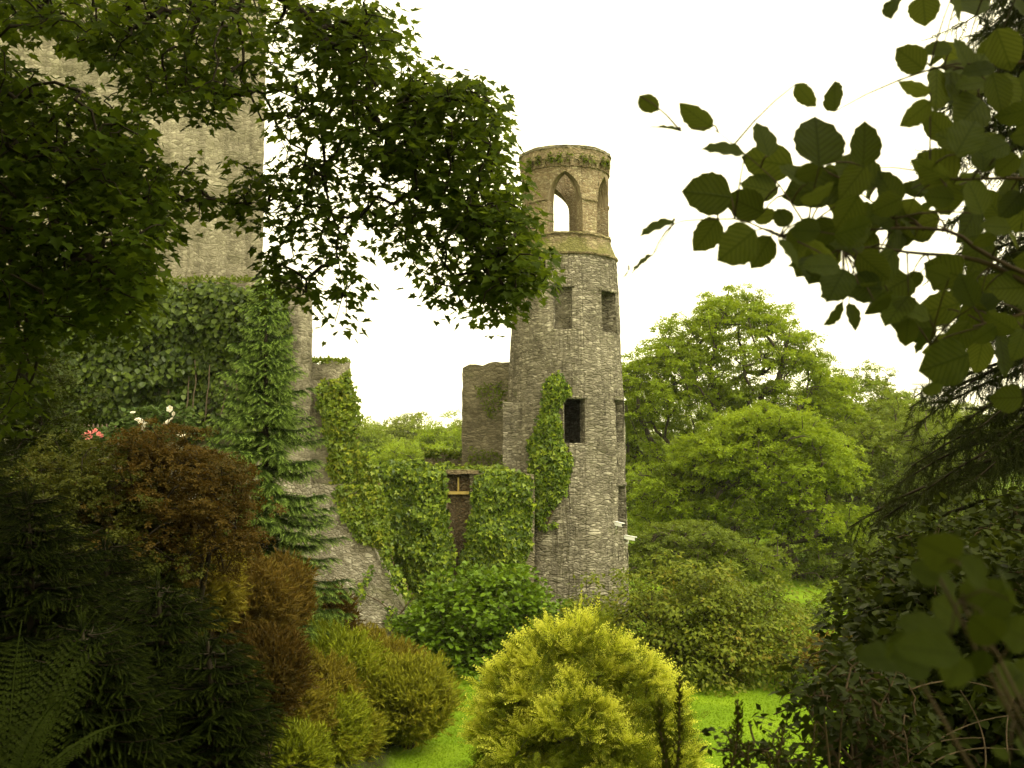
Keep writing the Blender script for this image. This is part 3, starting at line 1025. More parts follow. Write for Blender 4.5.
def build_tower():
    z_base, z_sh, z_led, z_sill, z_top = -.6, zt(254), zt(238), zt(231), zt(150)
    root = thing('round_tower', 'tall slim round stone tower with pointed arch openings below its rim', 'tower', (TC[0], TC[1], 0))
    Rs = lambda z: float(np.interp(z, [0, 2.5, 7.9, 10.4, 13.7, 15.7], [2.66, 2.6, 2.52, 2.43, 2.3, 2.17]))
    f = lambda y: zt(y, 42.7)
    ops = [(-5.5, 9.5, f(329), f(287), f(287)), (51, 13.5, f(330), f(289), f(289)), (5.5, 10, f(443), f(399), f(399)), (65, 11, f(442), f(399), f(399)),
           (65, 11, f(531), f(487), f(487)), (117, 9, f(330), f(289), f(289)), (190, 10, f(430), f(399), f(399)), (240, 10, f(330), f(289), f(289))]
    mb = MB()
    shell(mb, Rs, .62, z_base, z_sh, ops, 120, .28, .03)
    mb.build('shaft', M['tower'], root)
    for (a, h, zs, zp, q) in ops[:5]:
        lb = MB()
        for k in range(1):
            aa = np.linspace(a - h * 1.25, a + h * 1.25, 7)
            for i in range(6):
                pts = []
                for (an, zz, rr) in ((aa[i], zp, .03), (aa[i + 1], zp, .03), (aa[i + 1], zp + .14, .03), (aa[i], zp + .14, .03)):
                    ar = radians(an); R_ = Rs(zp) + rr + .02
                    pts.append((TC[0] + R_ * sin(ar), TC[1] - R_ * cos(ar), zz))
                inn = [(TC[0] + (x - TC[0]) * .93, TC[1] + (y - TC[1]) * .93, z) for x, y, z in pts]
                V = np.array(pts + inn)
                lb.add(V, [np.array([(0, 1, 2, 3), (3, 2, 6, 7), (1, 0, 4, 5), (0, 3, 7, 4), (2, 1, 5, 6)])], np.stack([V[:, 0] * 2, V[:, 2]], 1) + h)
        lb.build('lintel', M['tower'], root)
    # masonry backing added in the upper window so its inside reads lit
    ib = MB()
    for i in range(6):
        aa = np.linspace(-15.2, 4.2, 7)
        r_ = 1.97
        V = np.array([(TC[0] + r_ * sin(radians(q)), TC[1] - r_ * cos(radians(q)), z) for z in (f(330), f(286)) for q in (aa[i], aa[i + 1])])
        W = V.copy(); W[:, :2] = TC + (V[:, :2] - TC) * .93
        ib.add(np.vstack([V, W]), [np.array([(0, 1, 3, 2), (5, 4, 6, 7)])], np.vstack([V, W])[:, [0, 2]])
    ib.build('added_window_back', M['tower'], root)
    # floor slabs added inside the shaft to darken the lower openings
    for zf in (f(376), f(462), f(548)):
        fl = MB()
        a = np.linspace(0, 2 * pi, 33)[:-1]
        r0 = Rs(zf) - .6
        ring = np.stack([TC[0] + r0 * np.sin(a), TC[1] - r0 * np.cos(a)], 1)
        V = np.vstack([np.column_stack([ring, np.full(32, zf)]), np.column_stack([ring, np.full(32, zf + .15)])])
        i = np.arange(32)
        fl.add(V, [i[None], i[None] + 32, np.stack([i, (i + 1) % 32, (i + 1) % 32 + 32, i + 32], 1)], V[:, :2])
        fl.build('darkening_slab', M['wood'], root)
    # sloping mossy ledge with a lip
    lg = MB()
    prof = [(Rs(z_sh) - .3, z_sh - .02), (Rs(z_sh) + .07, z_sh - .02), (Rs(z_sh) + .10, z_sh + .07), (Rs(z_sh) + .02, z_sh + .14), (1.96, z_led), (1.94, z_sill - .10), (1.99, z_sill - .09), (1.99, z_sill), (1.2, z_sill)]
    a = np.linspace(0, 2 * pi, 97)
    V, uv, F = [], [], []
    for i, (r_, z_) in enumerate(prof):
        jj = .02 * np.sin(a * 13 + z_ * 9) + .015 * np.sin(a * 29 + z_)
        jj[-1] = jj[0]
        V.append(np.stack([TC[0] + (r_ + jj) * np.sin(a), TC[1] - (r_ + jj) * np.cos(a), z_ + .012 * np.sin(a * 17)], 1))
        uv.append(np.stack([a * 2.2, np.full(97, z_ * 1.3 + r_)], 1))
    j = np.arange(96)
    for i in range(len(prof) - 1):
        F.append(np.stack([j, j + 1, j + 98, j + 97], 1) + i * 97)
    lg.add(np.concatenate(V), [np.concatenate(F)], np.concatenate(uv))
    lg.build('ledge', M['mossy'], root)
    # arcade with pointed openings
    ar_ = MB()
    Ra = lambda z: 1.89 - .03 * (z - z_sill) / (z_top - z_sill)
    g = lambda y: zt(y, 43.2)
    aops = [(c, 22.5 if c == -3 else 28 if c == 197 else 19, z_sill + .02, g(199), g(171)) for c in (-3, 62, 130, 197, 284)]
    shell(ar_, Ra, .62, z_sill + .002, z_top + .05, aops, 110, .22, .018, uvs=5)
    ar_.build('arcade', M['dressed'], root)
    # impost string at the spring of the arches
    cur = sorted((o[0] % 360, o[1]) for o in aops)
    for i in range(5):
        s0 = cur[i][0] + cur[i][1] + .5
        e0 = (cur[(i + 1) % 5][0] - cur[(i + 1) % 5][1] - .5)
        if e0 < s0:
            e0 += 360
        st = MB()
        aa = np.linspace(s0, e0, 9)
        zb = g(199) - .03
        for k in range(8):
            pts = []
            for (an, zz, rr) in ((aa[k], zb, .045), (aa[k + 1], zb, .045), (aa[k + 1], zb + .09, .045), (aa[k], zb + .09, .045), (aa[k], zb, -.2), (aa[k + 1], zb, -.2), (aa[k + 1], zb + .09, -.2), (aa[k], zb + .09, -.2)):
                q = radians(an); R_ = Ra(zb) + rr
                pts.append((TC[0] + R_ * sin(q), TC[1] - R_ * cos(q), zz))
            V = np.array(pts)
            st.add(V, [np.array([(0, 1, 2, 3), (3, 2, 6, 7), (1, 0, 4, 5), (0, 3, 7, 4), (2, 1, 5, 6)])], V[:, [0, 2]])
        st.build('impost_string', M['dressed'], root)
    # parapet with a row of small corbelled arches
    pr = MB()
    shell(pr, lambda z: 1.955 + .02 * (z - z_top), .5, z_top - .30, z_top + .12, [], 110, .2, .022, uvs=9)
    nco = 30
    cops = [(k * 360 / nco, 4.1, z_top - .64, z_top - .47, z_top - .34) for k in range(nco)]
    shell(pr, lambda z: 1.935, .24, z_top - .62, z_top - .302, cops, nco * 4, .2, .012, uvs=11)
    pr.build('parapet', M['mossy'], root)
    cp = MB()
    shell(cp, lambda z: 1.985, .6, z_top + .122, z_top + .24, [], 80, .2, .03, uvs=14)
    cp.build('coping', M['wall_dark'], root)
    # tufts of weeds on the parapet
    r = np.random.default_rng(4)
    for c0 in (-52, -38, -20, -10, 3, 20, 33, 52, 64):
        tf = MB(); n = int(r.integers(22, 60))
        q = np.radians(c0 + r.uniform(-4, 4, n))
        zz = z_top - .28 + r.uniform(-.18, .18, n)
        pos = np.stack([TC[0] + 1.97 * np.sin(q), TC[1] - 1.97 * np.cos(q), zz], 1)
        o = np.stack([np.sin(q), -np.cos(q), 0 * q], 1)
        tf.instances(OVAL, pos, o + r.normal(0, .5, (n, 3)) - np.array([0, 0, .4]), o * .6 + np.array([0, 0, .6]), r.uniform(.08, .17, n))
        tf.build('weed_tuft', M['tree_olive'], root)
    # square buttress against the left foot of the shaft
    bt = MB()
    b0, b1 = P(503, 400, 43.4), P(533, 400, 43.4)
    box(bt, b0[0], b1[0], 43.4, 45.2, 4.0, zt(402, 43.4), .3, .03)
    bt.build('buttress', M['tower'], root)


build_tower()

# security cameras on the tower
def build_cctv(px, py, D, label, yaw):
    base = P(px, py, D)
    root = thing('security_camera', label, 'camera', base, 'white security cameras on the round tower')
    def oriented(V):
        c, s = cos(yaw), sin(yaw)
        return base + np.stack([V[:, 0] * c - V[:, 1] * s, V[:, 0] * s + V[:, 1] * c, V[:, 2]], 1)
    class W(MB):
        pass
    def cyl(mb, a, b, r0, r1, n=14):
        mb.polyline(oriented(np.array([a, b])), [r0, r1], n)
    h = MB()
    wv = lambda V: oriented(V + 0)
    box(h, -.24, .2, -.085, .085, -.07, .07, warp=lambda V: oriented(V * np.array([1, 1, 1]) + np.stack([0 * V[:, 0], 0 * V[:, 0], -.18 * V[:, 0]], 1)))
    h.build('housing', M['white'], root)
    hd = MB()
    box(hd, -.20, .29, -.10, .10, .078, .092, warp=lambda V: oriented(V + np.stack([0 * V[:, 0], 0 * V[:, 0], -.18 * V[:, 0]], 1)))
    hd.build('sunshield', M['white'], root)
    ln = MB(); cyl(ln, (.19, 0, -.036), (.225, 0, -.042), .055, .055); ln.build('lens', M['glass'], root)
    br = MB(); br.polyline(oriented(np.array([(-.05, 0, -.06), (-.08, 0, -.2), (-.32, 0, -.26)])), [.028, .03, .03], 8); br.build('bracket', M['white'], root)
    return root


build_cctv(617.5, 524, 43.35, 'white security camera on the sill of the lowest tower window', radians(-25))
build_cctv(630, 538, 44.0, 'white security camera jutting from the tower edge below the lowest window', radians(-10))

# ------------------------------------------------------------------ keep and walls
def build_keep():
    root = thing('castle_keep', 'massive grey streaked castle keep behind the sycamore boughs', 'castle', (-14, 46, 0))
    x = lambda px, D: float(P(px, 384, D)[0])
    def flank(y0, more=None):
        def w(V):
            V = V.copy()
            k = np.clip((V[:, 0] + 22) / 10, 0, 1)
            V[:, 0] += V[:, 0] * (V[:, 1] - y0) / y0 * 1.04 * k
            return more(V) if more else V
        return w
    up = MB()
    box(up, -34, x(260, 40.8), 40.8, 58, 12.5, 29.5, .45, .06, flank(40.8))
    for k in range(9):
        box(up, x(260, 40.8) - 1.5 - k * 2.6, x(260, 40.8) - .1 - k * 2.6, 40.75, 41.6, 29.4, 31.2, .5, .03)
    up.build('upper_wall', M['keep'], root)
    lo = MB()
    xr = x(311, 40.0)
    box(lo, -34, xr, 40.0, 52, 4.4, zt(283, 40), .45, .06, flank(40.0))
    lo.build('middle_wall', M['keep'], root)
    # shoulder, its top ragged
    sh = MB()
    xs = x(350, 40.3)
    def ragged(V):
        t = sstep((V[:, 2] - 9.8) / 1.0)
        V = V.copy(); V[:, 2] += t * (.10 * np.sin(V[:, 0] * 7) + .06 * np.sin(V[:, 0] * 17 + 1))
        return V
    box(sh, xr - 1, xs, 40.3, 51, 4.4, zt(363, 40.3), .35, .055, flank(40.3, ragged))
    sh.build('shoulder_wall', M['keep'], root)
    # battered foot spreading outwards and to the side
    bt = MB()
    zt_ = 6.2
    def warp(V):
        V = V.copy()
        k = np.clip((zt_ - V[:, 2]) / 6.4, 0, 1)
        front = np.clip((46 - V[:, 1]) / 6, 0, 1)
        V[:, 1] -= 1.7 * k ** 1.3 * front
        right = np.clip((V[:, 0] + 12) / 6, 0, 1)
        V[:, 0] += 3.4 * k ** 1.25 * right + .05 * np.sin(V[:, 2] * 5) * right
        V[:, 1] -= .06 * front
        return flank(40.0)(V) if True else V
    box(bt, -30, xs + .06, 40.0, 50, -.4, zt_, .35, .04, warp)
    bt.build('battered_foot', M['keep_low'], root)
    # weeds along the ledges
    w = MB(); r = np.random.default_rng(3)
    n = 900
    px = np.concatenate([r.uniform(160, 258, 500), r.uniform(312, 349, 400)])
    py = np.concatenate([np.full(500, 281.), np.full(400, 362.)])
    p = P(px, py, np.where(np.arange(n) < 500, 40.3, 40.6)) + r.normal(0, 1, (n, 3)) * np.array([.05, .25, .06])
    w.instances(OVAL, p, r.normal(0, .6, (n, 3)) + np.array([0, -.2, .6]), rand_dir(n, r) + np.array([0, -.5, .5]), r.uniform(.08, .2, n))
    w.build('weeds', M['tree_olive'], root)


build_keep()


def build_curtain():
    root = thing('curtain_wall', 'low stone curtain wall with brown recess between two ivy masses', 'wall', (-2.3, 43, 0))
    y0 = 42.4
    X = lambda px: float(P(px, 384, y0)[0])
    zt_ = float(P(400, 474, y0)[2])
    a = MB()
    box(a, X(352), X(447), y0, y0 + 1.3, -.5, zt_, .4, .03)
    box(a, X(470), X(534), y0, y0 + 1.3, -.5, zt_, .4, .03)
    a.build('wall', M['wall_dark'], root)
    s = MB()
    box(s, X(446.4), X(470.6), y0 + .35, y0 + 1.2, -.5, zt_ - .03, .35, .03)
    s.build('recess_back', M['slot'], root)
    c = MB()
    box(c, X(440), X(478), y0 - .12, y0 + 1.35, zt_ + .004, zt_ + .16, .3, .03)
    c.build('coping', M['mossy'], root)
    p = MB()
    z = float(P(458, 493, y0)[2])
    box(p, X(444), X(469), y0 + .12, y0 + .36, z - .06, z + .06)
    p.build('timber_beam', M['plank'], root)
    q = MB()
    box(q, X(457.5), X(459.2), y0 + .2, y0 + .3, z + .063, z + .62)
    q.build('post', M['plank'], root)


build_curtain()


def build_back_wall():
    root = thing('ruined_wall', 'crumbled low wall top showing just behind the ivy', 'wall', (-3.5, 49, 0))
    a = MB()
    x0, x1 = float(P(425, 384, 49)[0]), float(P(470, 384, 49)[0])
    def rag(V):
        V = V.copy(); t = sstep((V[:, 2] - 6.2) / .6)
        V[:, 2] += t * (.16 * np.sin(V[:, 0] * 5.3) + .1 * np.sin(V[:, 0] * 13))
        return V
    box(a, x0, x1, 49, 50.2, -.4, float(P(440, 456, 49)[2]), .3, .05, rag)
    a.build('wall', M['wall_dark'], root)
    r = np.random.default_rng(8); n = 700
    w = MB()
    p = np.stack([r.uniform(x0, x1, n), r.uniform(48.9, 49.5, n), r.normal(float(P(440, 456, 49)[2]), .12, n)], 1)
    w.instances(OVAL, p, r.normal(0, .6, (n, 3)) + np.array([0, -.2, .7]), rand_dir(n, r) + np.array([0, -.5, .6]), r.uniform(.1, .25, n))
    w.build('weeds', M['ivy_yellow'], root)
    root = thing('wall_stub', 'tall square wall stub joined to the round tower above the ivy', 'wall', (-1.1, 47, 0))
    a = MB()
    x0, x1 = float(P(462, 384, 46.3)[0]), float(P(516, 384, 46.3)[0])
    def lean(V):
        V = V.copy(); t = sstep((V[:, 2] - 10.3) / .8)
        V[:, 2] += t * (.05 * np.sin(V[:, 0] * 6) + .09 * (V[:, 0] - x0))
        V[:, 1] += (V[:, 0] - x0) * -.25 + .3
        return V
    box(a, x0, x1, 46.3, 47.8, -.4, float(P(480, 366, 46.3)[2]), .3, .035, lean)
    a.build('wall', M['wall_dark'], root)
    r = np.random.default_rng(12); n = 260
    for pl in ([(475, 385), (508, 380), (508, 400), (490, 420), (480, 400)], [(470, 445), (508, 455), (508, 470), (466, 470)]):
        w = MB()
        n = 700
        q = in_polygon(pl, n // 2, r)
        p = P(q[:, 0], q[:, 1], 46.15)
        w.instances(OVAL, p, r.normal(0, .5, (n // 2, 3)) + np.array([0, -.3, -.4]), rand_dir(n // 2, r) * .5 + np.array([0, -1, .5]), r.uniform(.07, .16, n // 2))
        w.build('weed_patch', M['tree_olive'], root)


build_back_wall()

# ------------------------------------------------------------------ ivy
def ivy(name, label, polys, surf, n, leaf, mat, seed, thick=.35, stem_px=None, group=None, tmpl=IVYL, cat='ivy', bumps=1.1, loc_d=44, trim=True):
    """surf(px,py) -> distance of the wall face at that pixel; leaves hang in a mat of varying thickness"""
    r = np.random.default_rng(seed)
    q = np.vstack([in_polygon(pl, max(3, int(n * f)), r) for pl, f in polys])
    n = len(q)
    rag = np.stack([wob(np.stack([q[:, 0], q[:, 1], 0 * q[:, 0]], 1), .11, seed), wob(np.stack([q[:, 1], q[:, 0], 0 * q[:, 0]], 1), .13, seed + 7)], 1)
    q = q + rag * 4.0 + r.normal(0, 1.5, q.shape) * (r.uniform(size=(n, 1)) < .5)
    D = surf(q[:, 0], q[:, 1])
    w = P(q[:, 0], q[:, 1], D)
    b = wob(w, bumps, seed) * .5 + .5
    b2 = wob(w, bumps * 3.1, seed + 4) * .5 + .5
    ed = np.full(n, 1e9)
    for pl, f in polys:
        pl = np.asarray(pl, float)
        for i in range(len(pl)):
            a_, b_ = pl[i - 1], pl[i]
            t_ = np.clip(((q - a_) @ (b_ - a_)) / max(1e-6, (b_ - a_) @ (b_ - a_)), 0, 1)
            ed = np.minimum(ed, np.linalg.norm(q - a_ - t_[:, None] * (b_ - a_), axis=1))
    depth = thick * (.15 + .6 * b + .35 * b2) * (.2 + .8 * np.clip(ed / 11, 0, 1) ** .7)
    sft = r.uniform(0, 1, n) ** .6
    pos = P(q[:, 0], q[:, 1], D - depth * sft - .03)
    base = P(*np.mean(np.concatenate([np.asarray(pl, float) for pl, f in polys]), 0), loc_d)
    base[2] = P(0, max(np.asarray(pl)[:, 1].max() for pl, f in polys), loc_d)[2]
    root = thing(name, label, cat, base, group)
    m = MB()
    tip = r.normal(0, .45, (n, 3)) + np.array([0, -.35, -1.0])
    nr = r.normal(0, .5, (n, 3)) + np.array([0, -1, .6])
    m.instances(tmpl, pos, tip, nr, leaf * r.uniform(.6, 1.3, n))
    m.build('leaves', M[mat], root)
    s = MB()
    k = min(160, n // 12)
    i = r.choice(n, k, replace=False)
    i = i[np.argsort(-q[i, 1])]
    pts = P(q[i, 0], q[i, 1], D[i] - .03)
    P0, par, cnt = grow(pts[:1], pts[1:], r)
    skeleton_tubes(s, P0, par, cnt, 1, .008, .04, 4, .45, .05, r)
    s.build('stems', M['twig'], root, True)
    return root


flat = lambda D: (lambda x, y: np.full(x.shape, float(D)))


def on_tower(x, y):
    X = (x - 512) / F_PX * 43
    dx = np.clip(X - TC[0], -2.4, 2.4)
    return TC[1] - np.sqrt(2.52 ** 2 - dx ** 2)


def on_batter(x, y):
    z = P(x, y, 39.5)[:, 2]
    k = np.clip((6.2 - z) / 6.4, 0, 1)
    return 40.25 - .3 * (z < 6.2) - 1.7 * k ** 1.3


ivy('ivy', 'broad green ivy mass on the curtain wall beside the keep',
    [([(364, 474), (376, 466), (395, 461), (420, 462), (442, 468), (443, 482), (446, 520), (452, 560), (455, 612), (418, 612), (404, 585), (392, 552), (374, 520), (364, 495)], 1.0)],
    flat(42.4), 9500, .185, 'ivy', 21, .9, loc_d=44)
ivy('ivy', 'green ivy mass on the curtain wall beside the round tower',
    [([(474, 476), (495, 470), (520, 474), (533, 482), (530, 520), (524, 575), (500, 590), (462, 590), (461, 560), (468, 535), (474, 500)], 1.0)],
    flat(42.4), 7000, .185, 'ivy', 22, .7, loc_d=44)
ivy('ivy', 'tall ivy climbing the round tower beside its middle window',
    [([(546, 374), (562, 374), (572, 384), (566, 396), (560, 402), (562, 440), (572, 452), (571, 478), (566, 492), (550, 506), (545, 520), (556, 523), (540, 528), (530, 522), (527, 480), (530, 440), (540, 410)], 1.0)],
    on_tower, 3800, .17, 'ivy', 23, .45, loc_d=42.5)
ivy('ivy', 'straggling yellowish ivy hanging down the edge of the keep shoulder',
    [([(314, 384), (330, 376), (352, 372), (358, 400), (361, 440), (366, 466), (380, 500), (388, 545), (372, 545), (350, 530), (340, 505), (330, 470), (322, 430)], .8),
     ([(352, 440), (372, 462), (384, 500), (392, 552), (384, 562), (372, 540), (362, 500)], .3)],
    on_batter, 4600, .17, 'ivy_yellow', 24, .6, loc_d=40.2)
ivy('ivy', 'ivy fringe and thin runners along the bare sloping foot of the keep',
    [([(376, 535), (392, 548), (404, 575), (424, 616), (416, 632), (402, 604), (386, 572)], .3), ([(360, 585), (372, 560), (368, 590), (352, 615)], .06), ([(345, 600), (352, 590), (354, 640), (346, 640)], .05), ([(385, 600), (405, 615), (410, 640), (390, 640)], .14)],
    lambda x, y: on_batter(x, y) - .1, 900, .15, 'ivy', 25, .3, loc_d=39)
ivy('ivy', 'bright clipped ivy crest running along the top of the curtain wall',
    [([(376, 469), (400, 461), (440, 464), (500, 466), (530, 476), (530, 484), (500, 474), (470, 470), (440, 470), (376, 480)], 1.0)],
    lambda x, y: 43.1 - .0 * x, 2600, .17, 'ivy_yellow', 26, .9, loc_d=44.6)

# broad-leaved climber covering the keep's lower wall
ivy('wall_climber', 'broad leaved climber covering the lower keep wall behind the roses',
    [([(28, 300), (80, 285), (170, 280), (250, 283), (285, 288), (292, 330), (280, 372), (215, 372), (190, 398), (150, 420), (90, 425), (40, 425)], 1.0), ([(150, 395), (215, 372), (290, 372), (292, 440), (130, 440)], .14)],  # sparse second patch of leaves stands in for shade on the bare wall
    flat(40.0), 12000, .225, 'climber', 31, 1.5, tmpl=BROAD, cat='climber', bumps=.8, loc_d=39.5)


def bare_stems():
    root = thing('climber_stems', 'bare upright climber stems on the dark wall behind white roses', 'climber', P(225, 440, 39.4))
    r = np.random.default_rng(5)
    for k, (a, b) in enumerate([((183, 438), (190, 372)), ((192, 440), (196, 360)), ((204, 438), (210, 365)), ((216, 436), (232, 372)), ((240, 430), (236, 360)), ((170, 440), (168, 380))]):
        s = MB()
        t = np.linspace(0, 1, 8)
        pts = P(a[0] + (b[0] - a[0]) * t + r.normal(0, .7, 8), a[1] + (b[1] - a[1]) * t, 39.5 - .15 * np.sin(t * 3))
        s.polyline(pts, .034 * (1 - .4 * t), 6)
        s.build('stem', M['wood'], root, True)


bare_stems()

# ------------------------------------------------------------------ trees beyond the tower
def tree_px(name, label, D, lobes_px, base_px, n_clump, clump_r, per, leaf, mat, seed, **kw):
    """lobes given as (px, py, depth offset, rx px, rz px, ry m) in the photograph"""
    L = []
    for (px, py, dd, rx, rz, ry) in lobes_px:
        c = P(px, py, D + dd)
        s = (D + dd) / F_PX
        L.append((c[0], c[1], c[2], rx * s, ry, rz * s))
    b = P(base_px, 600, D)
    base = (b[0], D, float(ground_h(b[0], D)))
    return broadleaf(name, label, 'tree', base, L, n_clump, clump_r, per, leaf, M and mat, seed, **kw)


tree_px('sycamore_tree', 'tallest bright green domed tree rising beside the round tower', 72,
        [(735, 358, 0, 75, 52, 5.0), (668, 405, -1, 62, 58, 4.5), (775, 400, 1, 66, 55, 4.5), (700, 440, 2, 90, 70, 5), (650, 470, 0, 50, 75, 4), (735, 322, 0, 40, 22, 3), (800, 425, 1, 62, 48, 4), (640, 420, 0, 34, 60, 4)],
        735, 1200, .8, 22, .40, 'tree_bright', 41, group='tall trees beyond the tower', trunk_r=.55)
tree_px('sycamore_tree', 'wide rounded bright green tree standing before the tallest dome', 60,
        [(770, 468, 0, 72, 52, 4), (735, 505, 1, 78, 60, 4), (806, 520, 0, 44, 50, 3.5), (690, 520, 2, 50, 60, 3.5), (725, 462, 0, 36, 30, 3), (805, 470, 1, 36, 36, 3), (770, 440, 1, 40, 26, 3)],
        800, 820, .75, 22, .36, 'tree_bright', 42, group='tall trees beyond the tower', trunk_r=.4)
tree_px('park_tree', 'airy yellowish tree crown just beyond the shoulder of the wide rounded tree', 84,
        [(850, 420, 0, 46, 48, 4), (878, 455, 0, 45, 55, 4), (830, 470, 2, 40, 60, 4), (905, 440, 1, 36, 40, 4)],
        850, 640, .8, 18, .42, 'tree_mid', 43, group='tall trees beyond the tower', trunk_r=.4)
tree_px('park_tree', 'olive green tree whose dark forked trunk shows above the bronze shrub', 66,
        [(862, 490, 0, 48, 60, 4), (905, 470, 1, 46, 60, 4), (900, 530, 0, 60, 55, 4), (850, 540, -1, 34, 40, 3)],
        832, 560, .8, 18, .38, 'tree_olive', 44, group='tall trees beyond the tower', trunk_r=.42)
tree_px('park_tree', 'mid green tree half hidden by the drooping conifer', 78,
        [(930, 470, 0, 50, 60, 4), (980, 490, 0, 60, 80, 4), (950, 540, 0, 60, 60, 4)],
        950, 420, .9, 16, .42, 'tree_mid', 45, group='tall trees beyond the tower', trunk_r=.4)
tree_px('spreading_tree', 'low layered olive tree between the tower foot and the bronze shrub', 50,
        [(690, 560, 0, 60, 30, 3), (650, 575, 0, 36, 30, 3), (735, 575, 0, 45, 30, 3), (700, 545, 0, 30, 18, 2)],
        700, 420, .5, 20, .26, 'tree_olive', 46, trunk_r=.22)
tree_px('understorey_tree', 'dim mid green tree filling the gap under the tallest dome', 68,
        [(660, 530, 0, 55, 50, 3.5), (760, 560, 2, 60, 50, 3.5), (820, 575, 3, 60, 45, 3.5), (640, 580, 0, 40, 40, 3)],
        700, 420, .8, 16, .38, 'tree_olive', 47, trunk_r=.25)
tree_px('understorey_tree', 'dim green bush tree under the olive tree by the lawn end', 58,
        [(850, 585, 0, 50, 36, 3), (910, 590, 0, 60, 40, 3), (965, 590, 0, 60, 50, 3)],
        880, 420, .7, 16, .34, 'tree_olive', 48, trunk_r=.2)

tree_px('understorey_tree', 'dim green tree far back between tower edge and the tallest dome trunk', 95,
        [(640, 500, 0, 60, 40, 5), (700, 510, 0, 60, 40, 5), (620, 520, 2, 60, 40, 5)],
        650, 300, 1.1, 16, .5, 'tree_mid', 49, trunk_r=.3)
tree_px('understorey_tree', 'dim green tree far back beyond the dark forked trunk', 98,
        [(790, 525, 0, 60, 40, 5), (850, 530, 0, 60, 40, 5), (740, 530, 2, 60, 40, 5)],
        800, 300, 1.1, 16, .5, 'tree_mid', 50, trunk_r=.3)

# trees seen through the gap between keep and wall stub, and on over the hills
for k, (px, py, D, rx, rz, mat, lab) in enumerate([
        (400, 448, 150, 30, 26, 'far', 'tallest wispy tree in the gap between keep and wall stub'),
        (370, 458, 130, 26, 24, 'tree_mid', 'dark green tree in the gap hard beside the keep ivy'),
        (440, 455, 140, 22, 24, 'tree_bright', 'rounded yellow green tree in the gap close to the wall stub'),
        (345, 452, 170, 30, 22, 'far', 'hazy tree partly behind the edge of the keep ivy'),
        (462, 452, 175, 26, 22, 'far', 'hazy tree partly behind the wall stub'),
        (415, 470, 110, 40, 14, 'tree_bright', 'low bright bushy tree right above the ivy crest')]):
    tree_px('park_tree', lab, D, [(px, py, 0, rx, rz, rx * D / F_PX), (px - rx * .5, py + rz * .4, 1, rx * .7, rz * .8, rx * D / F_PX * .7), (px + rx * .5, py + rz * .5, -1, rx * .7, rz * .7, rx * D / F_PX * .7)],
            px, 260, .011 * D, 14, .0052 * D, mat, 60 + k, group='trees in the gap between keep and tower', trunk_r=.35)
for k, (px, py, D, rx, rz, lab) in enumerate([
        (925, 440, 160, 40, 26, 'hazy tree under the open sky beside the drooping conifer'),
        (990, 440, 170, 50, 34, 'hazy tree largely hidden by the drooping conifer'),
        (880, 450, 190, 45, 28, 'hazy tree showing over the airy yellowish crown'),
        (650, 450, 150, 60, 40, 'hazy tree showing through the tallest dome close to the tower')]):
    tree_px('park_tree', lab, D, [(px, py, 0, rx, rz, rx * D / F_PX), (px - rx * .5, py + rz * .5, 1, rx * .7, rz * .8, rx * D / F_PX * .7)],
            px, 260, .011 * D, 14, .0052 * D, 'far', 75 + k, group='hazy trees beyond the lawn', trunk_r=.35)

# ------------------------------------------------------------------ shrubs round the lawn
def shrub_px(name, label, D, lobes_px, n_clump, clump_r, per, leaf, mat, seed, tmpl=OVAL, **kw):
    L = []
    for (px, py, dd, rx, rz, ry) in lobes_px:
        c = P(px, py, D + dd); s = (D + dd) / F_PX
        L.append((c[0], c[1], c[2], rx * s, ry, rz * s))
    bx = float(np.mean([l[0] for l in L])); by = float(np.mean([l[1] for l in L]))
    base = (bx, by, float(ground_h(bx, by)))
    return broadleaf(name, label, 'shrub', base, L, n_clump, clump_r, per, leaf, mat, seed, tmpl=tmpl, trunk_r=.06, stems=5, bark='bark_dark', tip_r=.006, **kw)


shrub_px('bronze_shrub', 'huge rounded green shrub with bronze tips at the far lawn edge', 36,
         [(640, 628, .3, 38, 46, 1.7), (598, 640, .8, 34, 40, 1.5), (682, 616, .2, 42, 44, 1.9), (730, 622, 0, 46, 44, 2.0), (772, 636, 0, 38, 40, 1.7), (800, 656, .3, 24, 34, 1.2), (655, 664, -1.1, 42, 28, 1.1), (712, 662, -1.5, 40, 32, 1.1), (762, 668, -1.2, 38, 26, 1.1), (612, 670, -.4, 40, 26, 1.2), (690, 640, -.8, 40, 26, 1.2), (750, 640, -1.0, 34, 24, 1.0)],
         430, .55, 44, .17, 'shrub_red', 81, flat=.5, droop=.7, inner_frac=.8, low=-.6)
shrub_px('rounded_shrub', 'small yellow green shrub beyond the end of the bronze shrub', 44,
         [(845, 625, 0, 34, 36, 1.6), (822, 640, 0, 26, 34, 1.4), (870, 645, 0, 30, 30, 1.4)],
         300, .36, 22, .17, 'tree_mid', 82, low=-.6)
shrub_px('rounded_shrub', 'reddish low shrub under the tip of the dark hazel leaves', 33,
         [(838, 660, 0, 26, 22, .9), (870, 668, 0, 24, 22, .9)],
         160, .3, 20, .14, 'russet', 83, low=-.6)
shrub_px('leafy_bush', 'glossy green leafy bush at the foot of the ivy curtain wall', 37,
         [(470, 625, 0, 46, 44, 1.7), (505, 615, .3, 36, 40, 1.5), (440, 645, -.2, 34, 36, 1.4), (480, 655, -.6, 50, 28, 1.2)],
         480, .36, 20, .20, 'bush', 84, tmpl=BROAD, low=-.6)
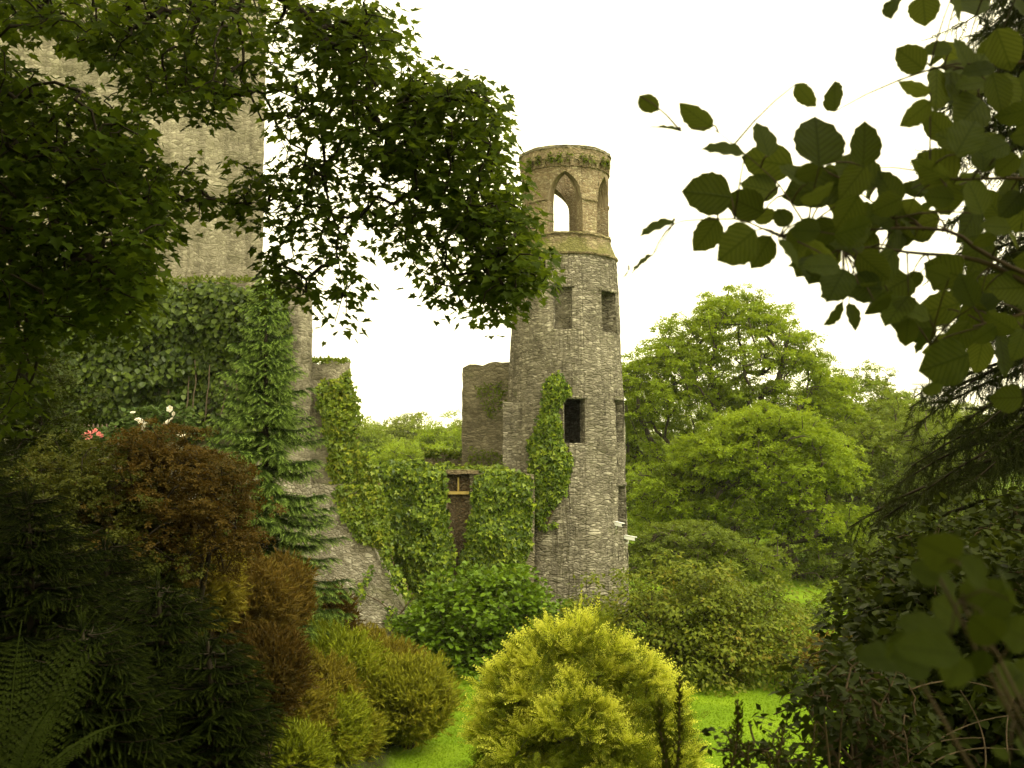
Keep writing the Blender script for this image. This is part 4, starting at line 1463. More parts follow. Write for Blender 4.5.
shrub_px('leafy_bush', 'green leafy bush under the tower behind the golden conifer', 40,
         [(560, 640, 0, 40, 34, 1.4), (530, 650, 0, 34, 30, 1.3), (590, 655, 0, 40, 30, 1.3)],
         240, .36, 18, .19, 'bush', 85, tmpl=BROAD, low=-.6)


def golden():
    D = 21.0
    base = np.array([P(592, 700, D)[0], D, float(ground_h(1.6, D))])
    root = thing('golden_conifer', 'golden yellow feathery conifer bush in the middle of the lawn', 'conifer', base)
    r = np.random.default_rng(91)
    s = D / F_PX
    lob = []
    for (px, py, rx, rz, ry, dd) in [(572, 700, 62, 58, 1.4, 0), (622, 712, 54, 54, 1.3, .2), (586, 765, 90, 76, 1.9, 0), (532, 718, 38, 44, 1.1, -.1), (650, 742, 36, 54, 1.1, 0), (552, 660, 28, 32, .8, 0), (592, 656, 32, 34, .8, 0), (628, 674, 24, 26, .7, .1), (516, 690, 22, 26, .7, 0), (516, 755, 34, 60, 1.1, 0),
                                     (586, 810, 98, 64, 2.0, 0), (645, 790, 42, 64, 1.2, -.2), (545, 795, 56, 54, 1.3, -.4), (575, 720, 30, 26, .6, -1.2), (610, 755, 34, 28, .6, -1.5), (545, 750, 30, 24, .6, -1.4)]:
        c = P(px, py + 8, D + dd)
        lob.append((*c, rx * s, ry, rz * s))
    pts, nr = lobes_points(lob, 430, r, .84, -.75)
    core, cn = lobes_points(lob, 900, r, .3, -.9)
    n = len(pts); per = 44
    c = np.repeat(pts, per, 0); o = np.repeat(nr, per, 0)
    axis = unit(o + np.array([0, 0, .45]))
    d = unit(r.normal(0, 1, c.shape) + axis * 1.3)
    p = c + d * r.uniform(.02, 1, (len(c), 1)) * np.repeat(r.uniform(.12, .36, n), per)[:, None] * np.array([1, 1, .7])
    tip = unit(d + axis * .6 + r.normal(0, .25, c.shape))
    nv = axis * .4 + np.array([0, 0, .7]) + r.normal(0, .6, c.shape)
    m = MB(); m.instances(FEATHER, p, tip, nv, r.uniform(.13, .40, len(p)), .85)
    m.build('foliage', M['golden'], root)
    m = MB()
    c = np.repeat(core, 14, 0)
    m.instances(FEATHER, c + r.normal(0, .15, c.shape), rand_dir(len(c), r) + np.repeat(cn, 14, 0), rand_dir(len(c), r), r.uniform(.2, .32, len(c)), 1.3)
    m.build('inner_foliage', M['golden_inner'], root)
    # leaders sticking out at the top
    m2 = MB()
    q = np.array([(549, 616), (571, 624), (585, 616), (600, 628), (525, 642), (637, 655), (655, 670), (496, 664), (612, 638), (560, 628), (668, 690), (484, 690), (535, 632), (578, 610), (625, 648), (680, 712), (478, 722), (690, 738), (510, 652), (592, 614), (645, 660), (482, 705), (505, 678), (662, 680)])
    k = 24
    sp_ = r.uniform(.05, .12, len(q)).repeat(k)[:, None]
    off = r.normal(0, 1, (len(q) * k, 3)) * sp_ * np.array([1, 1, 1.5])
    pp = P(np.repeat(q[:, 0], k), np.repeat(q[:, 1] + 11, k), np.repeat(D + r.normal(0, .35, len(q)), k)) + off - np.array([0, 0, .08])
    outw = unit(np.stack([np.repeat((q[:, 0] - 585) / 90, k), 0 * sp_[:, 0], .55 + 0 * sp_[:, 0]], 1))
    m2.instances(FEATHER, pp, r.normal(0, .35, pp.shape) + outw, rand_dir(len(pp), r), r.uniform(.18, .42, len(pp)), .85)
    m2.build('leading_shoots', M['golden'], root)
    st = MB()
    ctr = np.array([base[0], base[1], 2.2])
    z = np.linspace(0, 1, 6)
    st.polyline(base + (ctr - base) * z[:, None] - np.array([0, 0, .2]) * (z[:, None] == 0), .12 * (1 - .5 * z), 9)
    P0, par, cnt = grow(base + (ctr - base) * z[1:, None], pts[:400], r)
    skeleton_tubes(st, P0, par, cnt, 5, .008, .06, 4, .45, .06, r)
    st.build('trunk', M['bark'], root, True)


golden()


def heath(label, px, py, D, rx, rz, ry, n, mat, seed, h=.5, group='heath bushes along the bank'):
    """a cushion of upright wispy sprigs"""
    r = np.random.default_rng(seed)
    s = D / F_PX
    c = P(px, py, D)
    R3 = np.array([rx * s, ry, rz * s])
    base = np.array([c[0], D, min(float(ground_h(c[0], D)), c[2] - R3[2] * .6)])
    root = thing('heath_bush', label, 'shrub', base, group)
    n = int(n * 1.6)
    d = rand_dir(n, r); d = unit(d + np.array([0, -.15, .25]))
    bump = 1 + .13 * wob(d * 3, 1.6, seed) + .07 * wob(d * 9, 1.3, seed + 5)
    p = c + d * R3 * bump[:, None] * r.uniform(.5, 1.06, (n, 1)) ** .8
    tip = unit(d * np.array([.8, .8, .4]) + np.array([0, 0, .7]) + r.normal(0, .42, d.shape))
    m = MB(); m.instances(SPRIG, p - tip * h * .35, tip, rand_dir(n, r), h * .95 * r.uniform(.4, 1.35, n), 1.3)
    m.build('foliage', M[mat], root)
    st = MB()
    k = 26
    e = c + unit(rand_dir(k, r) + np.array([0, 0, .5])) * R3 * .75
    st.tubes(np.repeat(base[None] - np.array([0, 0, .1]), k, 0) + r.normal(0, .08, (k, 3)) * np.array([1, 1, 0]), e, .02, .008, 4)
    st.build('stems', M['twig'], root, True)
    return root


heath('big rounded olive heath bush at the tip of the bank beside the lawn', 406, 702, 26.6, 47, 37, 1.2, 3400, 'heath', 101)
heath('olive heath bush leaning on the wall foot at the top of the heath slope', 374, 674, 28, 54, 26, 1.2, 2700, 'heath_rust', 102)
heath('green heath cushion low down beside the dark fir', 325, 735, 24, 36, 36, 1.0, 2800, 'heath_green', 103)
heath('broad yellow green heath cushion half way up the slope', 330, 672, 26.5, 52, 34, 1.2, 3000, 'heath_green', 104)
heath('rusty heath cushion between the dark fir and the yellow green heath', 290, 722, 23, 36, 40, 1.0, 2400, 'heath_rust', 105)
heath('green heath cushion under the lower tips of the spruce', 300, 648, 28, 44, 24, 1.2, 2200, 'heath_green', 106)
heath('dark red brown wispy heath beside the bare keep wall', 335, 622, 29, 15, 26, .6, 800, 'maple_red', 107, .55)
heath('brownish heath cushion behind the big rounded heath bush', 364, 650, 29.5, 20, 16, .8, 1000, 'heath_rust', 108)
heath('low olive heath cushion where the bank meets the lawn in front', 352, 738, 25.0, 26, 24, .7, 1500, 'heath', 109)
heath('green heath tuft at the foot of the bank in front of the rusty cushion', 285, 765, 21.5, 36, 30, .9, 2200, 'heath_green', 110)
heath('tall russet twiggy bush standing below the spruce', 255, 620, 22, 34, 48, 1.0, 2400, 'russet', 111, .55, None)
heath('olive and russet twiggy bush between spruce and dark firs', 200, 590, 20, 34, 40, 1.0, 2400, 'heath_rust', 112, .5, None)
heath('dull russet twiggy bush low beside the dark fir tips', 262, 680, 20.5, 36, 40, 1.0, 2400, 'maple_red', 113, .5, None)
heath('bronze twiggy bush tucked under the spruce boughs', 282, 600, 24, 26, 34, .9, 1400, 'russet', 114, .5, None)

heath('yellow green heath drift filling the slope between the two broadest cushions', 350, 702, 26.6, 56, 34, 1.3, 2900, 'heath', 115)
heath('pale olive heath cushion just under the bare keep foot', 352, 664, 29, 34, 22, .9, 1500, 'heath_green', 116)
heath('brown heath tuft between the rusty cushion and the drift', 318, 700, 24.6, 34, 34, .9, 1600, 'heath_rust', 117)


# ------------------------------------------------------------------ conifers
def conifer(name, label, base, height, r0, n_whorl, per, mat, seed, spray, spray_len, side_step, top_sparse=.15, droop=.25, trunk_r=.13, cat='conifer', group=None, up_tip=.35, bark='bark_dark', start=.04, power=.8):
    r = np.random.default_rng(seed)
    base = np.array(base, float)
    root = thing(name, label, cat, base, group)
    tk = MB()
    z = np.linspace(0, 1, 10)
    line = base + np.stack([.05 * np.sin(z * 4) * z, .05 * np.cos(z * 3) * z, height * z], 1)
    line[0, 2] -= .2
    tk.polyline(line, trunk_r * (1 - .93 * z) + .006, 9)
    tk.build('trunk', M[bark], root, True)
    br = MB()
    pos, tips, nrm, sz = [], [], [], []
    for w in range(n_whorl):
        f = start + (1 - start) * (w / n_whorl) ** 1.0
        L0 = r0 * (1 - f) ** power + .12
        nb = per + int(r.integers(-1, 2))
        a0 = r.uniform(0, 6.28)
        for b in range(nb):
            a = a0 + b / nb * 2 * pi + r.normal(0, .15)
            L = L0 * r.uniform(.72, 1.12)
            zb = base[2] + height * (f + r.normal(0, .012))
            h = np.array([cos(a), sin(a), 0])
            ns = max(3, int(L / side_step))
            t = np.linspace(0, 1, 7)
            dr = droop * (1 - .6 * f)
            curve = np.array([base[0], base[1], zb]) + h * (t * L)[:, None] + np.array([0, 0, 1.]) * ((-dr * t + up_tip * .6 * t ** 2.4 + .12 * f * t) * L)[:, None]
            br.polyline(curve, (.007 + .010 * L) * (1 - .85 * t), 4)
            tt = np.linspace(.12, 1, ns) + r.normal(0, .02, ns)
            tt = np.clip(tt, .08, 1)
            cp = np.stack([np.interp(tt, t, curve[:, i]) for i in range(3)], 1)
            sidev = np.array([-sin(a), cos(a), 0])
            for sg in (-1, 1, 0):
                dirv = h * (.75 if sg else .9) + sidev * sg * .85 + np.array([0, 0, -.16])
                dd = dirv + r.normal(0, .2, (ns, 3))
                ln = spray_len * (1.15 - .55 * tt) * r.uniform(.75, 1.2, ns) * (.55 + .45 * min(1, L / r0 * 2))
                pos.append(cp); tips.append(dd); nrm.append(np.array([0, 0, 1.]) + r.normal(0, .25, (ns, 3))); sz.append(ln)
    br.build('branches', M[bark], root, True)
    pos, tips, nrm, sz = map(np.concatenate, (pos, tips, nrm, sz))
    m = MB(); m.instances(spray, pos, tips, nrm, sz)
    # leader
    k = 8
    m.instances(spray, np.repeat(line[-1:] - np.array([[0, 0, spray_len * .4]]), k, 0) + r.normal(0, .01, (k, 3)), r.normal(0, .3, (k, 3)) + np.array([0, 0, 1]), rand_dir(k, r), spray_len * .8)
    m.build('foliage', M[mat], root)
    return root


SB = P(262, 612, 27)
conifer('spruce_tree', 'slender bright tipped spruce standing in front of the keep', (SB[0], 27, SB[2] - .3), 9.1, 2.25, 25, 8, 'spruce', 121, SPRAY_FAR, .48, .085, droop=.5, up_tip=.42, cat='tree', power=.85, trunk_r=.14)


def near_fir(label, px, py_top, D, height, r0, seed, whorls=15, per=7, sl=.24):
    t = P(px, py_top, D)
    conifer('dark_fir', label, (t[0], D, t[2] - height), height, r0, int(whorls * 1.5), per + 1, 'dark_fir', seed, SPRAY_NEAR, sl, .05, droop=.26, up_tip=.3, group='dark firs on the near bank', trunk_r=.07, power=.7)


near_fir('dark fir with a pointed top right behind the fern', 34, 492, 9.0, 2.9, 1.35, 131, 17)
near_fir('dark fir filling the corner below the russet bushes', 165, 580, 8.0, 2.6, 1.2, 132, 16)
near_fir('low dark fir whose tips reach the heath cushions', 215, 640, 7.4, 2.0, .75, 133, 13)
near_fir('dark fir at the frame edge under the sycamore boughs', -30, 420, 11, 4.2, 1.7, 134, 20)
near_fir('small dark fir between the fern and the low fir', 90, 620, 6.8, 1.8, .85, 135, 13)
near_fir('dark fir behind the others below the bronze maple', 110, 540, 11, 3.2, 1.3, 136, 17)

# ------------------------------------------------------------------ bronze maple, roses, fence
def maple_px(name, label, D, lobes_px, n, cr, per, leaf, mat, seed, **kw):
    L = []
    for (px, py, dd, rx, rz, ry) in lobes_px:
        c = P(px, py, D + dd); s = (D + dd) / F_PX
        L.append((c[0], c[1], c[2], rx * s, ry, rz * s))
    bx = float(np.mean([l[0] for l in L]))
    broadleaf(name, label, 'tree', (bx, D, float(ground_h(bx, D)) - .2), L, n, cr, per, leaf, mat, seed, trunk_r=.09, stems=4, bark='bark_dark', tip_r=.006, low=-.7, **kw)


maple_px('bronze_maple', 'bronze leaved maple with a rusty rounded top below the white roses', 18,
         [(165, 462, 0, 40, 32, .9), (195, 500, -.2, 52, 40, 1.1), (150, 525, -.4, 60, 44, 1.2), (205, 545, -.3, 40, 34, .9)], 360, .3, 26, .12, 'maple_red', 141)
maple_px('olive_maple', 'olive green maple beside the pink roses', 17.5,
         [(115, 498, 0, 44, 40, 1.0), (90, 530, -.3, 50, 46, 1.1), (130, 560, -.5, 50, 40, 1.0), (60, 490, .2, 30, 34, .8)], 340, .3, 24, .13, 'olive_dark', 142)
maple_px('dark_bush', 'dark green bush under the sycamore boughs at the bank top', 20,
         [(20, 420, 0, 44, 60, 1.4), (0, 480, -.5, 60, 60, 1.4), (50, 470, .4, 26, 30, 1.0), (-30, 400, 0, 60, 80, 1.4), (-100, 470, 0, 70, 80, 1.4), (-190, 480, 0, 70, 90, 1.4)], 620, .34, 22, .17, 'dark_shrub', 143)


def roses(label, D, blooms, mat, seed, lobes, size):
    r = np.random.default_rng(seed)
    pts = P(np.array([b[0] for b in blooms]), np.array([b[1] for b in blooms]), D - .75 + r.normal(0, .15, len(blooms)))
    bx = pts[:, 0].mean()
    base = np.array([bx, D, min(float(ground_h(bx, D)), pts[:, 2].min() - .5)])
    root = thing('rose_bush', label, 'rose bush', base, 'rose bushes on the terrace')
    fo = MB(); L = []
    for (px, py, rx, rz) in lobes:
        c = P(px, py, D); s = D / F_PX
        L.append((*c, rx * s, .7, rz * s))
    q, nr = lobes_points(L, 120, r, .5, -.6)
    leaf_cloud(fo, q, nr, .18, 12, .12, BROAD, r)
    fo.build('foliage', M['rose_leaf'], root)
    st = MB()
    P0, par, cnt = grow(base[None] + np.array([[0, 0, -.1], [0, 0, .3]]), np.vstack([pts - np.array([0, 0, .03]), q[:50]]), r)
    skeleton_tubes(st, P0, par, cnt, 2, .006, .02, 4, .4, .06, r)
    st.build('stems', M['twig'], root, True)
    for i, p in enumerate(pts):
        b = MB()
        b.instances(ROSE, p[None], np.array([[1., 0, 0]]) + r.normal(0, .3, (1, 3)), np.array([[0, -.9, .6]]) + r.normal(0, .3, (1, 3)), np.array([size * r.uniform(.8, 1.25)]))
        b.build('bloom', M[mat], root)


roses('white rose bush in bloom above the bronze maple', 24, [(133, 413), (138, 420), (141, 422), (143, 428), (170, 409), (174, 414), (165, 424), (168, 422), (177, 432), (183, 436), (180, 434), (172, 419), (146, 425), (121, 445), (124, 450)],
      'rose_white', 151, [(150, 425, 26, 16), (172, 422, 16, 16), (128, 440, 16, 16)], .065)
roses('pink rose bush in bloom in front of the picket fence', 25, [(84, 436), (88, 433), (92, 433), (95, 431), (99, 434), (102, 436), (90, 437), (87, 440), (117, 436)],
      'rose_pink', 152, [(94, 444, 20, 12), (112, 446, 14, 12)], .065)


def fence():
    D = 27.0
    a = P(70, 430, D)
    root = thing('picket_fence', 'dark wooden picket fence behind the pink roses', 'fence', (a[0], D, 6.6))
    top = P(100, 424, D)[2]; bot = top - .95
    x0, x1 = P(62, 430, D)[0], P(150, 430, D)[0]
    for zz in (bot + .15, top - .22):
        rl = MB(); box(rl, x0, x1, D + .012, D + .052, zz - .035, zz + .035); rl.build('rail', M['wood'], root)
    xs = np.arange(x0, x1, .115)
    r = np.random.default_rng(2)
    for x in xs:
        pk = MB()
        h = top + r.normal(0, .012)
        V = np.array([(x - .022, D - .02, bot), (x + .022, D - .02, bot), (x + .022, D - .02, h - .05), (x, D - .02, h), (x - .022, D - .02, h - .05)])
        W = V + np.array([0, .03, 0])
        pk.add(np.vstack([V, W]), [np.array([[0, 1, 2, 3, 4]]), np.array([[9, 8, 7, 6, 5]]), np.array([(0, 5, 6, 1), (1, 6, 7, 2), (2, 7, 8, 3), (3, 8, 9, 4), (4, 9, 5, 0)])])
        pk.build('picket', M['wood'], root)


fence()

# ------------------------------------------------------------------ drooping conifer and dark shrubs close by on the right hand
def drooping_conifer():
    D = 13.5
    base = np.array([8.6, D, float(ground_h(8.6, D))])
    root = thing('weeping_conifer', 'tall dark weeping conifer behind the beech leaves', 'tree', base)
    r = np.random.default_rng(161)
    tk = MB(); z = np.linspace(0, 1, 9)
    tk.polyline(base + np.stack([.1 * np.sin(z * 4), 0 * z, 13.5 * z], 1) - np.array([0, 0, .3]) * (z[:, None] == 0), .34 * (1 - .9 * z) + .01, 10)
    tk.build('trunk', M['bark_dark'], root, True)
    br = MB(); pos, tips, sz = [], [], []
    prof_z = [2.0, 5.5, 7.0, 8.0, 9.0, 10.0, 11.2, 12.5, 15.5]
    prof_r = [4.2, 4.2, 4.0, 3.6, 3.0, 2.7, 2.8, 3.0, .6]
    nb = 560
    for b in range(nb):
        zb = base[2] + 13.2 * (.08 + .92 * r.uniform() ** .9)
        L = np.interp(zb - .7, prof_z, prof_r) * r.uniform(.7, 1.04)
        a = r.uniform(0, 2 * pi)
        if r.uniform() < .62:
            a = pi + .35 + r.normal(0, .65)
        h = np.array([cos(a), sin(a) * .9, 0])
        t = np.linspace(0, 1, 8)
        curve = np.array([base[0], D, zb]) + h * (t * L)[:, None] + np.array([0, 0, 1.]) * ((.18 * t - .42 * t ** 2.2) * L)[:, None] + np.cumsum(r.normal(0, .03, (8, 3)), 0)
        br.polyline(curve, (.012 + .011 * L) * (1 - .85 * t), 4)
        ns = int(L / .06)
        tt = r.uniform(.25, 1, ns)
        cp = np.stack([np.interp(tt, t, curve[:, i]) for i in range(3)], 1)
        sv = np.array([-sin(a), cos(a), 0])
        dv = h * .4 + sv * r.normal(0, .6, (ns, 1)) + np.array([0, 0, -1.0]) * r.uniform(.0, .9, (ns, 1)) + r.normal(0, .3, (ns, 3))
        ln = r.uniform(.18, .42, ns)
        pos.append(cp); tips.append(dv); sz.append(ln)
        cp2 = cp + unit(dv) * (ln * .75)[:, None]
        pos.append(cp2); tips.append(dv * .5 + np.array([0, 0, -.6]) + r.normal(0, .3, (ns, 3))); sz.append(ln * .7)
    br.build('branches', M['bark_dark'], root, True)
    m = MB(); pos, tips, sz = np.concatenate(pos), np.concatenate(tips), np.concatenate(sz)
    m.instances(SPRAY_YEW, pos, tips, rand_dir(len(pos), r), sz)
    m.build('foliage', M['yew'], root)


drooping_conifer()


def leaf_shrub(name, label, D, lobes_px, n, cr, per, leaf, mat, seed, tmpl=BROAD, stems=5, tr=.03, group=None, **kw):
    L = []
    for (px, py, dd, rx, rz, ry) in lobes_px:
        c = P(px, py, D + dd); s = (D + dd) / F_PX
        L.append((c[0], c[1], c[2], rx * s, ry, rz * s))
    bx = float(np.mean([l[0] for l in L]))
    return broadleaf(name, label, 'shrub', (bx, D, float(ground_h(bx, D))), L, n, cr, per, leaf, mat, seed, tmpl=tmpl, trunk_r=tr, stems=stems, bark='twig', tip_r=.0035, low=-.9, group=group, **kw)


leaf_shrub('dark_shrub', 'big dark leafy shrub filling the corner below the hazel leaves', 6.5,
           [(960, 670, 0, 90, 70, .7), (1010, 640, .3, 70, 90, .7), (935, 725, -.3, 76, 56, .6), (990, 740, -.4, 90, 60, .6), (930, 660, .4, 40, 40, .5)],
           460, .16, 20, .075, 'dark_shrub', 171, group='dark shrubs below the hazel')
leaf_shrub('dark_shrub', 'loose dark shrub with pointed leaves standing out against the lawn', 5.2,
           [(845, 715, 0, 34, 46, .3), (868, 700, .1, 30, 40, .3), (820, 735, 0, 34, 40, .3), (880, 745, -.1, 40, 40, .3)],
           120, .11, 10, .065, 'dark_shrub', 172, tmpl=OVAL, group='dark shrubs below the hazel', inner_frac=.05)
leaf_shrub('dark_shrub', 'dark bush behind the hazel leaves under the weeping conifer', 10,
           [(940, 610, 0, 80, 60, 1.0), (1010, 590, 0, 80, 80, 1.0), (930, 645, 0, 40, 40, .8)],
           420, .24, 26, .08, 'dark_shrub', 173, group='dark shrubs below the hazel')


def bare_twigs():
    root = thing('dead_twigs', 'thin brown dead twigs arching in front of the dark corner shrub', 'twigs', P(960, 760, 4.6))
    r = np.random.default_rng(9)
    for (a, b, c) in [((870, 768), (930, 735), (985, 738)), ((900, 770), (950, 720), (1015, 715)), ((985, 770), (990, 730), (960, 690)), ((1010, 765), (1000, 720), (1018, 690)), ((930, 765), (960, 742), (1020, 750)), ((910, 690), (950, 672), (1000, 690))]:
        t = np.linspace(0, 1, 9)
        q = np.outer((1 - t) ** 2, a) + np.outer(2 * t * (1 - t), b) + np.outer(t ** 2, c)
        m = MB(); m.polyline(P(q[:, 0], q[:, 1], 4.9 + .35 * t), .0042 * (1 - .6 * t), 5)
        m.build('twig', M['twig'], root, True)


bare_twigs()


def shoot(label, px, py_top, D, length, seed, lean=0.0, leaf=.6, wid=1.0):
    r = np.random.default_rng(seed)
    t = P(px, py_top, D)
    base = np.array([t[0] - lean * length, D, t[2] - length])
    root = thing('yew_shoot', label, 'shrub', base, 'dark upright shoots in front of the lawn')
    z = np.linspace(0, 1, 8)
    line = base + (t - base) * z[:, None] + np.stack([.02 * np.sin(z * 5 + seed), 0 * z, 0 * z], 1)
    st = MB(); st.polyline(line, .007 * (1 - .7 * z) + .001, 5); st.build('stem', M['twig'], root, True)
    m = MB()
    n = int(420 * length)
    tt = r.uniform(.3, 1, n) ** .9
    p = np.stack([np.interp(tt, z, line[:, i]) for i in range(3)], 1)
    a = r.uniform(0, 2 * pi, n)
    off = np.stack([np.cos(a), np.sin(a), 0 * a], 1)
    d = off * r.uniform(.5, 1.1, (n, 1)) + np.array([0, 0, 1.0])
    p = p + off * r.uniform(0, .012, (n, 1)) * (1 + 2 * (1 - tt[:, None]))
    m.instances(OVAL, p, d, off + np.array([0, -.2, .5]), leaf * .05 * r.uniform(.7, 1.2, n) * (1.15 - .35 * tt), wid)
    m.build('needles', M['olive_dark'], root)


for i, (px, py, ln, le, lab) in enumerate([
        (736, 702, .55, .55, 'thick dark shoot alone against the lawn beside the golden conifer'),
        (682, 678, .75, .45, 'dark slanting shoot over the shaded flank of the golden conifer'),
        (664, 705, .5, .6, 'dark shoot rising in front of the golden conifer'),
        (752, 742, .4, .45, 'low dark shoot at the lawn foot beside the thick shoot'),
        (782, 728, .42, .4, 'slim dark shoot in the middle of the lawn'),
        (810, 724, .46, .45, 'slim dark shoot beside the loose dark shrub'),
        (765, 755, .35, .5, 'lowest dark shoot at the picture foot on the lawn')]):
    shoot(lab, px, py, 4.2, ln, 180 + i, lean=.12 if i in (0, 1) else .02 * (i % 3 - 1), leaf=le)

leaf_shrub('leafy_sprig', 'low dark leafy sprig spreading sideways in front of the lawn', 4.4,
           [(760, 745, 0, 26, 10, .12), (735, 742, 0, 18, 8, .1), (785, 756, 0, 22, 14, .12)], 34, .05, 7, .04, 'dark_shrub', 191, tmpl=OVAL, stems=2, tr=.008, inner_frac=0)
leaf_shrub('leafy_sprig', 'dark leafy sprig with pointed leaves hanging before the far lawn', 4.8,
           [(812, 700, 0, 16, 12, .1), (836, 690, 0, 14, 12, .1), (850, 672, 0, 18, 12, .1)], 26, .06, 7, .06, 'dark_shrub', 192, tmpl=OVAL, stems=2, tr=.008, inner_frac=0)

# ------------------------------------------------------------------ fern
def frond(root, p0, p1, bend, n, w0, seed):
    r = np.random.default_rng(seed)
    t = np.linspace(0, 1, 24)
    mid = (p0 + p1) / 2 + bend
    c = np.outer((1 - t) ** 2, p0) + np.outer(2 * t * (1 - t), mid) + np.outer(t ** 2, p1)
    rb = MB(); rb.polyline(c, .006 * (1 - .75 * t) + .0008, 5)
    fr = rb.build('frond', M['fern'], root, True)
    m = MB()
    tt = np.linspace(.08, .99, n)
    p = np.stack([np.interp(tt, t, c[:, i]) for i in range(3)], 1)
    dv = unit(np.stack([np.interp(tt, t, np.gradient(c[:, i])) for i in range(3)], 1))
    up = unit(np.array([.25, -.55, 1.0]))
    side = unit(np.cross(dv, up))
    prof = np.sin(np.clip(tt * 1.02 + .12, 0, 1) * pi) ** .7
    PIN = feather_template(7, 7, .2)
    for s in (-1, 1):
        d = side * s + dv * .45 - np.array([0, 0, .2])
        m.instances(PIN, p, d, np.repeat(up[None], n, 0) + r.normal(0, .12, (n, 3)), w0 * prof * r.uniform(.9, 1.1, n), 1.0)
    m.build('pinnae', M['fern'], fr)


def fern():
    D = 4.6
    base = P(5, 790, D)
    root = thing('fern', 'arching fern with long fronds in front of the dark firs', 'fern', (base[0], D, min(base[2], float(ground_h(base[0], D)) + .1)))
    b = np.array(WLOC[root.name]) + np.array([0, 0, .05])
    for i, (px, py, dd, w) in enumerate([(96, 612, .1, .13), (124, 620, -.05, .12), (22, 620, .3, .13), (-30, 640, 0, .13), (60, 700, -.5, .1), (140, 720, -.3, .1)]):
        e = P(px, py, D + dd)
        frond(root, b, e, np.array([-.02, 0, .16]), 30, w, 200 + i)


fern()
def bank_fern():
    D = 22.5
    base = P(296, 712, D)
    root = thing('fern', 'small bright fern among the heath cushions', 'fern', (base[0], D, base[2] - .2))
    b = np.array(WLOC[root.name])
    for i in range(7):
        a = i / 7 * 6.28
        e = b + np.array([cos(a) * .4, sin(a) * .4, .55 + .1 * (i % 3)])
        frond(root, b, e, np.array([0, 0, .2]), 14, .12, 230 + i)


bank_fern()

